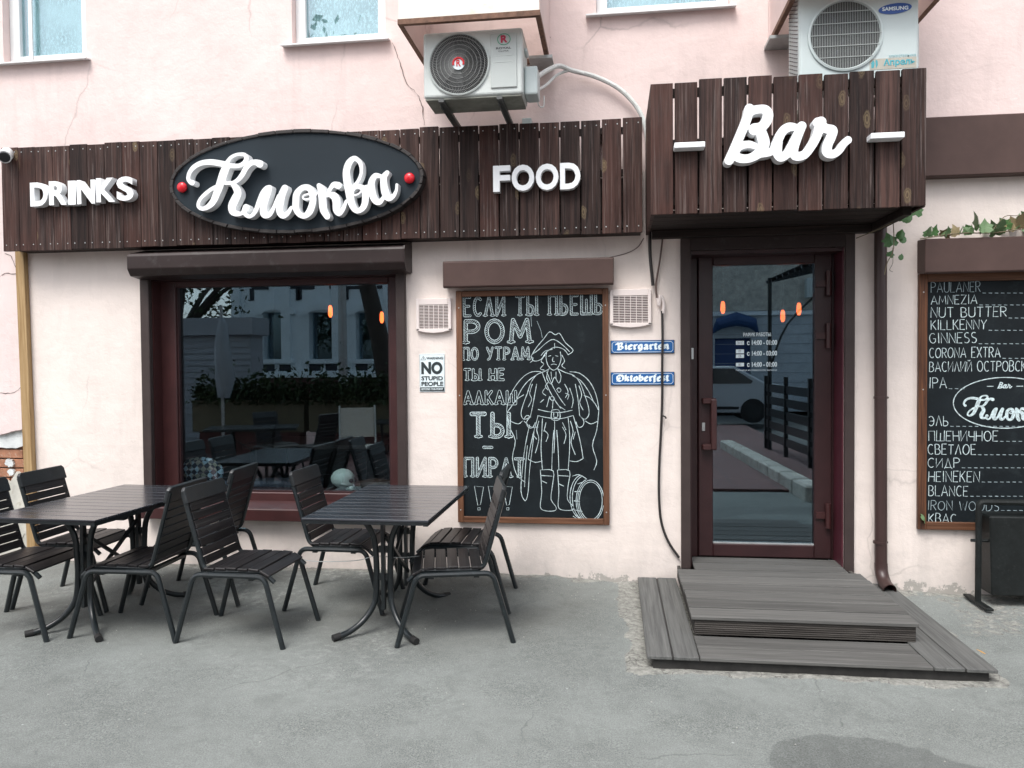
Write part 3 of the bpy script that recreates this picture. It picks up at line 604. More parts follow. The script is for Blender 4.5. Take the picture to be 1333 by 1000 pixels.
for xx in (-4.48,-2.6,-1.2,-.1): obj('standoff',MB().box((xx,-.1295,.02),(xx+.045,.0,.07)),'rail',sign); obj('standoff',MB().box((xx,-.1295,.64),(xx+.045,.0,.69)),'rail',sign)
obj('soffit_board',MB().box((x0+.06,-.165,.0),(x1-.02,-.0,.018)),'rail',sign)
obj('added_gap_blocker',MB().box((x0+.02,-.1295,.02),(x1-.03,-.122,.37)),'rail',sign)  # added panel, blocks light so the lower plank gaps look dark
# DRINKS and FOOD : each raised letter is lifted on its own box
def raised(txt,a0,b0,a1,b1,y0,dep,name,label,tilt=None):
    th=thing(name,label,'sign lettering',(U(a0,b1,y=y0).x,y0+dep/2,U(a0,b1,y=y0).z))
    p0,p1=U(a0,b0,y=y0),U(a1,b1,y=y0); W_=p1.x-p0.x; H_=(p0.z-U(a0,b1,y=y0).z)
    widths={'I':.34,'D':.8,'R':.8,'N':.8,'K':.84,'S':.75,'F':.68,'O':.9}
    tw=sum(widths[c] for c in txt)+.06*(len(txt)-1); x_=0
    for i,c in enumerate(txt):
        ww=widths[c]/tw*W_; zz=(tilt[i] if tilt else 0)
        obj('letter',font_mesh(c,x_,x_+ww,zz,zz+H_,dep,.035),'white',th,(0,0,0)); x_+=ww+.06/tw*W_
    return th
raised('DRINKS',39.5,238,175,269,-.25,.055,'raised_lettering','white raised capitals reading DRINKS at the left of the plank fascia',[0,.004,.002,.004,.012,.016])
raised('FOOD',642,216,756,250,-.25,.05,'raised_lettering','white raised capitals reading FOOD right of the oval sign')
# oval
oc=Vector((-2.19,0,2.822)); ov=thing('oval_sign','dark oval sign with white script lettering and black wooden rim','sign',(oc.x,-.19,oc.z))
EL=lambda a,k=0:( (.905+k)*math.cos(a),(.338+k)*math.sin(a))
obj('panel',MB().prism([EL(2*PI*i/96) for i in range(96)],-.065,-.04),'ovalpanel',ov)
for i in range(44):
    a0,a1=2*PI*i/44,2*PI*(i+.97)/44; o_=random.uniform(-.004,.004)
    pts=[EL(a0,-.004),EL((a0+a1)/2,-.004),EL(a1,-.004),EL(a1,.020+o_),EL((a0+a1)/2,.019+o_),EL(a0,.020+o_)]
    obj('rim_block',MB().prism(pts,-.075-random.uniform(0,.008),-.001),'rim',ov,bevel=.003)
for a,b_ in ((237,244),(533,232)):
    p=U(a,b_,y=-.27)-Vector((oc.x,-.19,oc.z)); obj('red_ball',MB().sphere((p.x,p.y,p.z),.037,20,12,(1,.6,1)),'red',ov,smooth=True)
# script lettering traced as strokes: (x,y,r) in enlarged-photo pixels
def strokes_px(S_,ox,oy,sc,y0):
    out=[]
    for s_ in S_:
        q=[]
        for (a,b_,r) in smoothpath(s_,5):
            p=U(ox+a/sc,oy+b_/sc,y=y0); p2=U(ox+(a+r)/sc,oy+b_/sc,y=y0); q.append((p.x,p.z,max(.002,p2.x-p.x)))
        out.append(q)
    return out
KL=[[(125,398,36),(100,390,24),(83,350,26),(100,285,28),(150,225,30),(230,185,32),(330,175,36),(430,190,38),(490,200,34)],
[(500,185,28),(540,130,22),(590,100,20),(640,90,20),(690,95,24),(715,130,30),(690,185,30),(630,215,26),(560,215,30),(500,215,30)],
[(500,215,52),(465,300,55),(440,380,55),(405,480,50),(360,590,44),(310,650,36),(250,680,26),(205,672,22),(190,635,22),(215,575,22),(280,510,24),(350,460,24),(420,430,26)],
[(490,405,22),(560,400,22),(620,370,28),(670,310,34),(710,240,34),(760,190,34),(810,178,36),(860,195,48)],
[(540,395,20),(590,440,40),(620,510,50),(590,580,55),(560,650,55),(565,710,46),(610,735,34),(665,730,24),(680,700,22)],
[(710,670,46),(690,720,30),(730,765,22),(780,750,24),(820,690,30),(850,600,28),(885,510,26),(930,460,30),(965,455,36)],
[(955,470,46),(925,560,50),(900,650,48),(905,740,46),(960,745,34),(1000,690,26),(1035,600,20),(1060,540,18)],
[(1130,460,46),(1100,530,50),(1080,620,50),(1075,710,46),(1110,755,40),(1160,730,32),(1200,670,22)],
[(1250,610,46),(1260,520,44),(1320,455,36),(1390,455,40),(1425,510,44),(1435,600,44),(1400,710,46),(1340,760,34),(1280,735,36),(1250,670,44),(1250,610,46)],
[(1440,520,26),(1400,520,14),(1350,530,12),(1325,555,12),(1345,580,12),(1390,575,16),(1440,560,16),(1480,510,14)],
[(1500,430,30),(1530,480,54),(1540,590,52),(1550,690,50),(1590,765,40)],
[(1590,540,22),(1620,470,26),(1660,420,34),(1710,430,46)],
[(1600,530,24),(1660,540,48),(1690,600,54),(1690,690,46),(1720,730,36),(1765,680,28),(1795,600,20)],
[(1880,440,28),(1925,380,22),(1960,290,22),(1950,190,28),(1890,135,32),(1830,180,44),(1800,270,48),(1805,380,50),(1830,500,54),(1850,610,48),(1890,690,38),(1940,700,34),(1990,650,42),(2005,560,46),(1990,470,40),(1930,440,30),(1890,460,18),(1870,500,12),(1880,535,12),(1930,520,12),(1960,490,12)],
[(1990,450,24),(2040,430,16)],
[(2170,330,26),(2110,325,36),(2070,400,46),(2075,500,50),(2110,590,44),(2160,610,34),(2200,560,26)],
[(2240,290,30),(2205,340,42),(2205,430,48),(2225,520,52),(2260,565,42),(2310,540,28),(2340,480,20),(2345,420,18)]]
L_=strokes_px(KL,235,190,8.331,-.325)
L_=[[(p[0]-oc.x,p[1]-oc.z,p[2]*.80) for p in s_] for s_ in L_]
me=stand(curve_mesh(sdf_contours(L_,.0040),.066,0)); obj('script_lettering',me,'white',ov,(0,-.102,0))
# ------------------------------------------------ door canopy
can=thing('plank_canopy','deep dark plank canopy box over the entrance door','canopy',(0,0,2.42))
cx0,cx1,cyf=.232,1.782,-.74; n=11; tot=(cx1-cx0)/n
for i in range(n):
    a=cx0+i*tot; zt=.772+random.uniform(-.006,.012)+.008*i/n; cbox('plank',(a,cyf,.0+random.uniform(-.004,.004)),(a+tot-.011,cyf+.024,zt),'plank',can,.002)
for z_ in (.06,.40,.70): obj('support_rail',MB().box((cx0+.01,cyf+.0245,z_),(cx1-.01,cyf+.065,z_+.045)),'rail',can)
obj('added_gap_blocker',MB().box((cx0+.03,cyf+.066,.04),(cx1-.03,cyf+.074,.42)),'rail',can)  # added behind the lower canopy planks to keep light out of the gaps
for i in range(5):      # side planks, both ends
    a=cyf+.03+i*.142
    for xx in (cx0,cx1-.024): cbox('side_plank',(xx,a,.0),(xx+.022,a+.135,.77),'plank',can,.002)
for i in range(5):
    a=cyf+.068+i*.13; cbox('soffit_board',(cx0+.025,a,.018),(cx1-.027,a+.126,.036),'rail',can,.002)
obj('soffit_frame',MB().box((cx0+.04,-.10,-.035),(cx1-.04,-.031,.017)).box((cx1-.10,cyf+.1,-.03),(cx1-.05,-.101,.017)),'rail',can,bevel=.003)
BR=[[(105,620,52),(160,500,52),(220,360,52),(280,210,52),(300,120,52)],
[(300,150,52),(370,130,48),(450,130,50),(480,180,58),(460,250,58),(410,300,56),(350,320,66)],
[(400,320,58),(430,400,62),(440,470,62),(390,550,56),(300,600,48),(210,600,50),(160,560,48),(200,490,44),(290,465,40),(350,480,36)],
[(400,560,40),(470,550,42),(530,520,44),(575,430,50),(620,340,50),(680,300,50),(740,300,40)],
[(575,440,52),(570,540,52),(600,590,50),(660,560,50),(710,480,50),(760,380,50),(805,290,52)],
[(800,300,52),(750,430,52),(725,530,52),(750,580,50),(830,565,50),(900,480,50),(950,390,50),(975,310,56),(990,250,60)],
[(960,255,56),(1030,310,52),(1100,330,54),(1090,390,54),(1055,470,54),(1050,540,54),(1100,560,48),(1160,530,44),(1210,460,44),(1250,425,44)]]
bl=thing('raised_lettering','large white raised script reading Bar on the canopy front','sign lettering',(1.0,cyf,2.85))
L_=strokes_px(BR,935,125,7.406,cyf-.085); L_=[[(p[0]-1.0,p[1]-2.85,p[2]*.88) for p in s_] for s_ in L_]
obj('script_lettering',stand(curve_mesh(sdf_contours(L_,.00417),.07,0)),'white',bl,(0,-.050,0))
for (a0,b0,a1,b1,lb) in ((878,187,918,190,'small white raised dash left of the script on the canopy'),(1134,174,1178,178,'small white raised dash right of the script on the canopy')):
    p,q=U(a0,b0,y=cyf-.08),U(a1,b1,y=cyf-.08); zc=(p.z+q.z)/2
    tag(obj('raised_dash',MB().box((p.x,-.08,-.016),(q.x,-.001,.016)),'white',None,(0,cyf,zc),.003,rot=(0,0,0)),lb,'sign lettering','dashes beside the canopy script')
# ------------------------------------------------ right hand header band and board
tag(obj('brown_band',MB().box((1.80,-.10,2.73),(4.8,-.001,3.11)),'brownmetal',None,bevel=.006),'wide brown sheet metal band on the wall right of the canopy','band')
hd=obj('board_hood',MB().prism([(-.001,2.335),(-.13,2.325),(-.13,2.11),(-.115,2.10),(-.001,2.12)],2.0,4.4,'x'),'brownmetal',None,bevel=.004)
tag(hd,'brown metal hood above the beer list board with vine on top','hood')
hd=obj('board_hood',MB().prism([(-.001,2.275),(-.115,2.262),(-.12,2.25),(-.12,2.085),(-.105,2.075),(-.001,2.09)],-1.172,.012,'x'),'brownmetal',None,bevel=.004)
tag(hd,'brown metal hood above the pirate chalkboard between the two vents','hood')
def board(name,label,X0,X1,Z0,Z1,fw,mz,mxm,rail=True):
    t_=thing(name,label,'chalkboard',(X0,0,Z0)); W_,H_=X1-X0,Z1-Z0
    cbox('frame_rail',(0,-.035,0),(fw,-.002,H_),mz,t_,.003); cbox('frame_rail',(W_-fw,-.035,0),(W_,-.002,H_),mz,t_,.003)
    cbox('frame_rail',(fw+.0005,-.034,0),(W_-fw-.0005,-.002,fw),mxm,t_,.003); cbox('frame_rail',(fw+.0005,-.034,H_-fw),(W_-fw-.0005,-.002,H_),mxm,t_,.003)
    obj('slate',MB().box((fw,-.014,fw),(W_-fw,-.002,H_-fw)),'slate',t_)
    sc=MB()
    for xx in (fw/2,W_-fw/2):
        for zz in (.09,.55*H_,H_-.12): sc.sphere((xx,-.036,zz),.005,6,4,(1,.4,1))
    tag(obj('screw',sc,'steel',t_),kind='stuff'); return t_
YB=-.016
b1=board('chalkboard','chalkboard with white capitals and a chalk pirate in a brown wooden frame',-1.099,-.024,.413,2.062,.042,'boardwood','boardwoodx')
O1=(-1.099,.413)
def bp(a,b_,O=O1): p=U(a,b_,y=YB); return (p.x-O[0],p.z-O[1])
def outlined(txt,a0,b0,a1,bb1,r,lw,hatch=True,serif=True,mat='chalk',jit=.015):
    (xa,zt),(xb,zb_)=bp(a0,b0),bp(a1,bb1); st=lay(txt,xa+r,xb-r,zb_+r,zt-r,.36,jit); H_=zt-zb_
    cap=[]
    if serif:
        for s_ in st:
            for e,f in ((s_[0],s_[1]),(s_[-1],s_[-2])):
                if abs(e[0]-f[0])<.35*abs(e[1]-f[1]) and (e[1]<zb_+r*1.6): cap.append([(e[0]-r*1.5,e[1],0),(e[0]+r*1.5,e[1],0)])
    S3=[[(p[0],p[1],r*.85) for p in s_] for s_ in st]+[[(p[0],p[1],r*.45) for p in s_] for s_ in cap]
    cs=[c+[c[0]] for c in sdf_contours(S3,.0032)]; cs=[c[::2]+[c[0]] for c in cs]
    obj('chalk_lettering',ribbons(cs,lw,YB,jit=.5),mat,b1)
    if hatch:
        hh=[]
        for s_ in st:
            for p,q in zip(s_[:-1],s_[1:]):
                L=math.hypot(q[0]-p[0],q[1]-p[1]); 
                for k_ in range(max(1,int(L/.011))):
                    t_=(k_+.5)/max(1,int(L/.011)); cx_,cz_=p[0]+(q[0]-p[0])*t_,p[1]+(q[1]-p[1])*t_
                    hh.append([(cx_-r*.6,cz_-r*.35),(cx_+r*.6,cz_+r*.45)])
        tag(obj('chalk_hatching',ribbons(hh,lw*.55,YB+.0004,jit=.5),mat,b1),kind='stuff')
outlined('ЕСЛИ ТЫ ПЬЁШЬ',602.5,386,785,410,.0088,.0034)
outlined('РОМ',603.5,415.5,692,447.5,.0145,.0046)
outlined('ПО УТРАМ',601.5,452,690,469,.0072,.0034,True,True)
outlined('ТЫ НЕ',603,479.5,657,496,.0085,.0036,False)
outlined('АЛКАШ',603,508,673,527.5,.009,.0034,False)
outlined('ТЫ',611.5,536.5,665,571,.0145,.0056,True)
outlined('ПИРАТ',603.5,595,683,622.5,.0095,.0042,True)
outlined('-',628,580,642,585,.010,.004,True,False)
obj('chalk_lettering',ribbons([[bp(691,464),bp(694,466),bp(693,470),bp(690,472)]],.004,YB),'chalk',b1)
ex=[]
for a in (623.5,641.5,661): ex+= [[bp(a-6,633),bp(a+6,634),bp(a+2,657),bp(a-1.5,658),bp(a-6,633)],[bp(a-1.5,661),bp(a+1.5,661),bp(a+1.5,664),bp(a-1.5,664),bp(a-1.5,661)]]
for k_ in range(3): obj('exclamation_mark',ribbons(ex[2*k_:2*k_+2],.0035,YB),'chalk',b1)
# generic chalk buccaneer: hat, long coat, cutlass, boots, barrel alongside
def PX(lines,sm=3): return [[bp(*p) for p in (smoothpath(l,sm) if sm and len(l)>2 else l)] for l in lines]
fig=[
 [(698,464),(706,452),(716,441),(724,432),(732,436),(738,434),(746,446),(757,456),(750,462)],[(698,464),(702,470),(712,468),(720,458),(732,452),(744,455),(750,462)],[(700,461),(708,456),(720,446),(730,442),(742,449),(752,458)],
 [(720,458),(719,466),(722,476),(729,482),(736,478),(740,468),(739,458)],[(722,464),(726,463)],[(732,463),(736,464)],[(729,465),(728,470),(731,471)],[(726,475),(730,474),(734,475)],[(718,462),(712,470),(716,474),(711,480),(717,482)],[(741,462),(745,470),(741,476),(746,480)],
 [(724,480),(716,484),(706,488),(698,498),(693,512)],[(735,480),(746,485),(758,489),(767,499),(773,514)],
 [(693,512),(688,524),(684,538),(688,546),(697,543)],[(773,514),(778,528),(779,540),(773,546),(766,541)],
 [(706,500),(703,515),(700,530),(697,543)],[(760,500),(763,515),(765,530),(766,541)],
 [(722,482),(720,492),(726,500),(731,491),(737,499),(740,490),(736,481)],[(726,484),(727,494)],[(733,484),(733,494)],
 [(714,486),(722,505),(732,522),(740,532)],[(720,484),(728,502),(738,518),(746,528)],
 [(708,533),(722,536),(740,537),(756,534)],[(707,541),(722,544),(740,545),(757,541)],[(727,534),(737,534),(738,546),(727,546),(727,534)],[(730,537),(735,537),(735,543),(730,543),(730,537)],
 [(708,541),(702,562),(697,582),(694,598)],[(757,541),(763,560),(768,580),(771,597)],[(694,598),(704,602),(714,600)],[(771,597),(762,601),(752,600)],
 [(714,545),(713,565),(712,585),(714,612)],[(731,546),(731,570),(730,590)],[(750,544),(752,565),(752,585),(750,612)],[(730,560),(728,585),(727,612)],[(734,560),(736,585),(737,612)],
 [(711,612),(729,613),(728,632),(726,650),(733,660),(731,665),(718,665),(711,660),(713,640),(711,612)],[(735,612),(752,613),(750,632),(749,650),(757,659),(756,664),(742,664),(736,659),(737,640),(735,612)],
 [(711,619),(728,620)],[(735,619),(751,620)],[(697,543),(692,549),(694,556),(700,557),(704,550)],[(766,541),(772,548),(770,555),(764,556),(761,549)],
 [(688,548),(698,556),(708,556)],[(696,553),(690,580),(686,610),(684,640),(690,652),(694,640),(696,612),(700,582),(703,556)],[(693,580),(690,610),(689,634)],
 [(718,505),(714,511),(719,515)],[(716,520),(711,524)],[(745,500),(750,510),(746,518)],[(752,505),(757,520),(755,531)],[(742,550),(747,560)],[(719,550),(716,562)],[(700,565),(706,572)],[(760,562),(757,572)],
]
fig+=[[(712,484),(700,484),(688,490),(676,503),(667,520),(664,536),(670,530),(678,520),(688,514)],[(664,536),(668,556),(676,574),(672,596),(678,618),(690,628)],[(706,488),(694,496),(684,508),(676,524)],[(752,484),(766,486),(780,497),(789,514),(793,534),(788,526),(780,518),(772,515)],[(793,534),(790,560),(784,580),(790,600),(786,612)],[(756,489),(768,496),(779,510),(785,522)],
 [(668,548),(680,552),(686,548)],[(792,548),(782,552),(774,548)],[(700,500),(696,512),(699,520),(694,530)],[(765,502),(769,514),(766,524),(771,534)],[(709,548),(706,560),(709,572),(704,590)],[(753,548),(757,562),(754,576),(760,592)],[(722,498),(718,503),(722,508)],[(746,512),(751,514),(749,520)],[(729,520),(728,532)],[(724,516),(720,530)],[(736,528),(746,534)],
 [(716,560),(722,566),(719,575)],[(742,556),(747,566),(744,578)],[(713,626),(720,629)],[(737,630),(744,633)],[(731,454),(731,447)],[(712,463),(718,457),(728,455)],[(688,546),(692,541),(698,543)],[(724,518),(728,516),(731,519),(728,522),(724,518)],[(734,507),(737,505),(740,508),(737,511),(734,507)]]
fig=[[(721+(p[0]-730)*.93,p[1]) for p in l] for l in fig]
obj('chalk_drawing',ribbons(PX(fig),.0042,YB,jit=.6),'chalk',b1)
brl=[[(746,672),(754,677),(764,680)],[(745,620),(754,618),(764,624)]]
def ell(cx,cy,rx,ry,a0=0,a1=360,n=28,tilt=0): return [(cx+rx*math.cos(R(a0+(a1-a0)*i/n))*math.cos(tilt)-ry*math.sin(R(a0+(a1-a0)*i/n))*math.sin(tilt),cy+rx*math.cos(R(a0+(a1-a0)*i/n))*math.sin(tilt)+ry*math.sin(R(a0+(a1-a0)*i/n))*math.cos(tilt)) for i in range(n+1)]
dr=[ell(769,652,17,27,0,360),ell(769,652,15,24.5,0,360),ell(762,648,17,29,100,258),ell(759,647,17,29,100,258),ell(769,652,19,29,110,250)]
dr+=[[(752,630),(758,628)],[(748,640),(756,640)],[(747,652),(755,653)],[(749,664),(758,666)]]
obj('chalk_drawing',ribbons(PX([[p for p in l if p[0]<786] for l in dr],0),.0045,YB,jit=.6),'chalk',b1)
obj('chalk_drawing',ribbons(PX(brl),.004,YB,jit=.6),'chalk',b1)
obj('chalk_smear',ribbons([[bp(699,418),bp(704,430),bp(706,440)],[bp(691,410),bp(692,425)],[bp(672,560),bp(673,572)]],.003,YB),'chalkthin',b1)
# beer list
b2=board('chalkboard','chalkboard with a hand lettered beer list at the right edge',2.003,4.3,.423,2.111,.052,'board2wood','boardwoodx')
O2=(2.003,.423)
rows=[('PAULANER',1212,1276,381,13),('AMNEZIA',1212,1272,396.5,11.5),('NUT BUTTER',1212,1310,413.5,13),('KILLKENNY',1212,1284,429.5,12.5),('GINNESS',1210,1271,447,13.5),('CORONA EXTRA',1210,1302,466,13),
('ВАСИЛИЙ ОСТРОВСКИЙ',1210,1352,484,13),('IPA',1210,1232,505.5,14),('ЭЛЬ',1209,1234,554.5,13),('ПШЕНИЧНОЕ',1209,1299,574,13),('СВЕТЛОЕ',1208,1270,591.5,13),('СИДР',1208,1249,608.5,12),('HEINEKEN',1209,1275,627,13.5),('BLANCE',1209,1260,645.5,13.5),('IRON WOODS',1208,1300,664,12),('КВАС',1209,1245,681,12.5)]
thick=[];thin=[]
for s_,a0,a1,bb,hh in rows:
    (xa,zb_),(xb,_)=bp(a0,bb,O2),bp(a1,bb,O2); zt=bp(a0,bb-hh,O2)[1]
    tn_=s_ in('IRON WOODS','PAULANER'); obj('chalk_lettering',ribbons(lay(s_,xa,xb,zb_,zt,.2,.05),.0038 if tn_ else .0046,YB,jit=.5),'chalkthin' if tn_ else 'chalk',b2)
    a=a1+3
    while a<1400:
        if not (1255<a<1345 and 490<bb<552): thin.append([bp(a,bb+.5,O2),bp(a+4.5,bb+.7,O2)])
        a+=8
tag(obj('chalk_dashes',ribbons(thin,.0040,YB,jit=.5),'chalkthin',b2),kind='stuff')
c_=bp(1308,524.5,O2); obj('chalk_drawing',ribbons([[(c_[0]+.315*math.cos(2*PI*i/60),c_[1]+.166*math.sin(2*PI*i/60)) for i in range(61)]],.006,YB,jit=.4),'chalk',b2)
KM=strokes_px(KL,235,190,8.331,-.325); KM=[[(p[0]+2.19,p[1]-2.822,p[2]) for p in s_] for s_ in KM]
KM=[[(c_[0]+p[0]*.335,c_[1]-.02+p[1]*.36,p[2]*.33) for p in s_] for s_ in KM]
obj('chalk_lettering',stand(curve_mesh(sdf_contours(KM,.0025),.0006)),'chalk',b2,(0,YB,0))
BM=[[(1.0-1.0+p[0],p[1],p[2]) for p in s_] for s_ in L_]
BM=[[(c_[0]+p[0]*.13,c_[1]+.115+p[1]*.13,p[2]*.12) for p in s_] for s_ in BM]
obj('chalk_lettering',stand(curve_mesh(sdf_contours(BM,.0014),.0006)),'chalk',b2,(0,YB,0))
obj('chalk_drawing',ribbons([[(c_[0]-.11,c_[1]+.108),(c_[0]-.07,c_[1]+.108)],[(c_[0]+.07,c_[1]+.108),(c_[0]+.11,c_[1]+.108)]],.005,YB),'chalk',b2)
# ------------------------------------------------ vents and small signs
def vent(x0,x1,z0,z1,label):
    t_=thing('wall_vent',label,'vent',(x0,0,z0),group='ivory slotted wall vents'); W_,H_=x1-x0,z1-z0; f=.022
    obj('cover',MB().box((0,-.032,.02),(f,-.001,H_)).box((W_-f,-.032,.02),(W_,-.001,H_)).box((f,-.032,H_-.045),(W_-f,-.001,H_)).prism([(0,.02),(W_*.25,.006),(W_*.5,0),(W_*.75,.006),(W_,.02),(W_,.034),(0,.034)],-.032,-.001),'vent',t_,bevel=.003)
    obj('backing',MB().box((f,-.016,.034),(W_-f,-.005,H_-.045)),'ventdark',t_)
    gr=MB(); nz=16; h=(H_-.045-.034)
    for i in range(nz): z=.034+h*(i+.5)/nz; gr.box((f,-.029,z-.0020),(W_-f,-.024,z+.0020))
    for i in range(1,6): xx=f+(W_-2*f)*i/6; gr.box((xx-.0018,-.030,.034),(xx+.0018,-.023,H_-.045))
    obj('grille',gr,'vent',t_)
vent(-1.39,-1.135,1.765,2.012,'ivory slotted vent left of the pirate chalkboard above the warning sign')
vent(-.014,.267,1.785,2.05,'ivory slotted vent right of the pirate chalkboard above the blue signs')
ws=thing('warning_sign','small white sign reading WARNING NO STUPID PEOPLE BEYOND THIS POINT','sign',(-1.376,0,1.347))
obj('plate',MB().box((0,-.006,0),(.186,-.0005,.270)),'signwhite',ws,bevel=.001)
obj('border',ribbons([[(.004,.004),(.182,.004),(.182,.266),(.004,.266),(.004,.004)]],.0025,-.0068),'black',ws)
obj('footer',MB().box((.006,-.0072,.006),(.180,-.0062,.032)),'black',ws)
for s_,x0,x1,z0,z1,bo,mm in (('WARNING',.052,.174,.232,.250,.02,'black'),('NO',.014,.170,.126,.215,.05,'black'),('STUPID',.014,.172,.082,.112,.03,'black'),('PEOPLE',.014,.174,.041,.072,.03,'black'),('BEYOND THIS POINT',.014,.172,.012,.026,.02,'signwhite')):
    text('lettering',s_,x0,x1,z0,z1,-.008,mm,ws,.0006,bo)
obj('symbol',ribbons([[(.012,.229),(.03,.256),(.048,.229),(.012,.229)],[(.03,.235),(.03,.247)]],.004,-.0078),'black',ws)
# broad-nib lettering for the two enamel signs
NIB={'B':(1.0,[[(.0,.72),(.12,.98),(.34,.86),(.36,.1),(.14,.0)],[(.36,.9),(.66,1),(.82,.8),(.58,.54),(.88,.36),(.80,.08),(.45,-.02),(.2,.06)]]),'O':(1.1,[[(.6,.98),(.2,.85),(.15,.45),(.3,.08),(.7,0),(1,.25),(1,.7),(.75,.95),(.4,.75)],[(.45,.6),(.5,.3),(.1,.02)]]),
'i':(.38,[[(.1,.62),(.22,.7),(.22,.08),(.36,.02)],[(.2,.9),(.26,.96)]]),'e':(.62,[[(.5,.45),(.55,.62),(.3,.72),(.14,.55),(.14,.12),(.32,0),(.56,.12)],[(.14,.36),(.5,.48)]]),'r':(.55,[[(.06,.62),(.2,.7),(.2,.06),(.34,0)],[(.22,.6),(.42,.72),(.54,.62)]]),
'g':(.66,[[(.5,.7),(.2,.68),(.12,.4),(.2,.05),(.5,.1)],[(.5,.72),(.52,.0),(.4,-.22),(.1,-.2)]]),'a':(.66,[[(.15,.68),(.45,.7),(.5,.5),(.5,.06),(.62,0)],[(.5,.42),(.2,.38),(.12,.15),(.28,0),(.5,.12)]]),'t':(.48,[[(.22,.92),(.22,.1),(.36,0),(.46,.08)],[(.05,.68),(.42,.68)]]),
'n':(.72,[[(.06,.62),(.18,.7),(.18,.04)],[(.2,.6),(.42,.72),(.55,.6),(.55,.08),(.68,0)]]),'k':(.68,[[(.18,1),(.18,.02)],[(.2,.5),(.5,.72),(.5,.5),(.22,.42)],[(.35,.42),(.6,.02)]]),'o':(.66,[[(.3,.72),(.12,.55),(.12,.15),(.32,0),(.54,.15),(.54,.55),(.3,.72)]]),
'b':(.68,[[(.18,1),(.14,.15),(.34,0),(.56,.18),(.56,.55),(.34,.7),(.2,.58)]]),'f':(.45,[[(.45,.95),(.25,.98),(.2,.8),(.2,-.2)],[(.04,.66),(.4,.66)]]),'s':(.5,[[(.42,.66),(.2,.72),(.12,.5),(.42,.28),(.38,.05),(.1,.0)]])}
def nib(txt,x0,x1,z0,z1,w,y):
    tot=sum(NIB[c][0]+.06 for c in txt)-.06; k=(x1-x0)/tot; H_=z1-z0; b=MB(); x_=0; nv=Vector((math.cos(R(35)),math.sin(R(35))))*w/2; q_=0
    for c in txt:
        for s_ in NIB[c][1]:
            pts=[(x0+(x_+p[0])*k,z0+p[1]*H_) for p in s_]
            for p,q in zip(pts[:-1],pts[1:]):
                q_+=1; yy=y-.00004*(q_%9); m0=len(b.v)
                def V(P,sg,tg=0): return (P[0]+nv.x*sg,yy,P[1]+nv.y*sg)
                v_=[V(p,-1),V(p,1),V(q,1),V(q,-1)]
                # widen hairlines a little
                d_=Vector((q[0]-p[0],q[1]-p[1])); n_=Vector((-d_.y,d_.x)); n_=n_.normalized()*w*.24 if n_.length>0 else Vector((0,0))
                v_=[(v_[0][0]-n_.x,yy,v_[0][2]-n_.y),(v_[1][0]+n_.x,yy,v_[1][2]+n_.y),(v_[2][0]+n_.x,yy,v_[2][2]+n_.y),(v_[3][0]-n_.x,yy,v_[3][2]-n_.y)] if (nv.x*n_.x+nv.y*n_.y)>0 else [(v_[0][0]+n_.x,yy,v_[0][2]+n_.y),(v_[1][0]-n_.x,yy,v_[1][2]-n_.y),(v_[2][0]-n_.x,yy,v_[2][2]-n_.y),(v_[3][0]+n_.x,yy,v_[3][2]+n_.y)]
                b.add(v_,[(0,1,2,3)])
        x_+=NIB[c][0]+.06
    me=bpy.data.meshes.new('n'); me.from_pydata(b.v,[],b.f); return me
for z0,s_,lb in ((1.606,'Biergarten','small blue enamel sign reading Biergarten in white blackletter'),(1.386,'Oktoberfest','small blue enamel sign reading Oktoberfest in white blackletter')):
    t_=thing('enamel_sign',lb,'sign',(-.012,0,z0),group='blue enamel signs left of the door'); W_,H_=.437,.093
    obj('plate',MB().box((0,-.010,0),(W_,-.0005,H_)),'navyedge',t_,bevel=.004,seg=2); obj('enamel_face',MB().box((.005,-.013,.005),(W_-.005,-.0105,H_-.005)),'blueenamel',t_,bevel=.0012)
    c=.012; i_=.011; P=[(i_+c,i_),(W_-i_-c,i_),(W_-i_,i_+c),(W_-i_,H_-i_-c),(W_-i_-c,H_-i_),(i_+c,H_-i_),(i_,H_-i_-c),(i_,i_+c),(i_+c,i_)]
    obj('border',ribbons([P],.0028,-.0136),'signwhite',t_); obj('lettering',nib(s_,.038,W_-.038,.030,.074,.0115,-.0136),'signwhite',t_)
# ------------------------------------------------ cables, pipes
def cable(name,pts,r,mat,label,cat='cable',sm=5,n=8): return tag(obj(name,MB().tube(smoothpath(pts,sm),r,n),mat,None,smooth=True),label,cat)
def Q(a,b_,y): return tuple(U(a,b_,y=y))
cable('insulated_pipe',[Q(700,100,-.30),Q(712,92,-.2),Q(728,86,-.12),Q(745,92,-.07),Q(775,100,-.05),Q(805,115,-.05),Q(828,138,-.05),Q(840,165,-.05),Q(845,205,-.05),Q(846,250,-.05),Q(847,292,-.05)],.016,'pvc','pale insulated pipe arching from the left air conditioner down behind the canopy','pipe')
cable('insulated_pipe',[Q(701,117,-.34),Q(712,110,-.2),Q(725,98,-.1),Q(742,92,-.075),Q(760,96,-.066)],.010,'pvc','short pale pipe rising from the air conditioner valve cover to the arching pipe','pipe')
cable('drain_hose',[Q(700,134,-.4),Q(703,139,-.35),Q(708,138,-.33),Q(708,125,-.33)],.004,'pvc','thin white drain tube looping below the left air conditioner','hose')
cable('black_cable',[Q(846.5,280,-.03),Q(846,310,-.03),Q(846.5,335,-.03),Q(850,372,-.03)],.011,'cable','thick black cable ending above the right vent')
cable('brown_cable',[Q(863,295,-.02),Q(862,315,-.02),Q(858,345,-.02),Q(854,370,-.02),Q(855,388,-.02)],.006,'brownc','thin brown cable from the canopy to the white fitting')
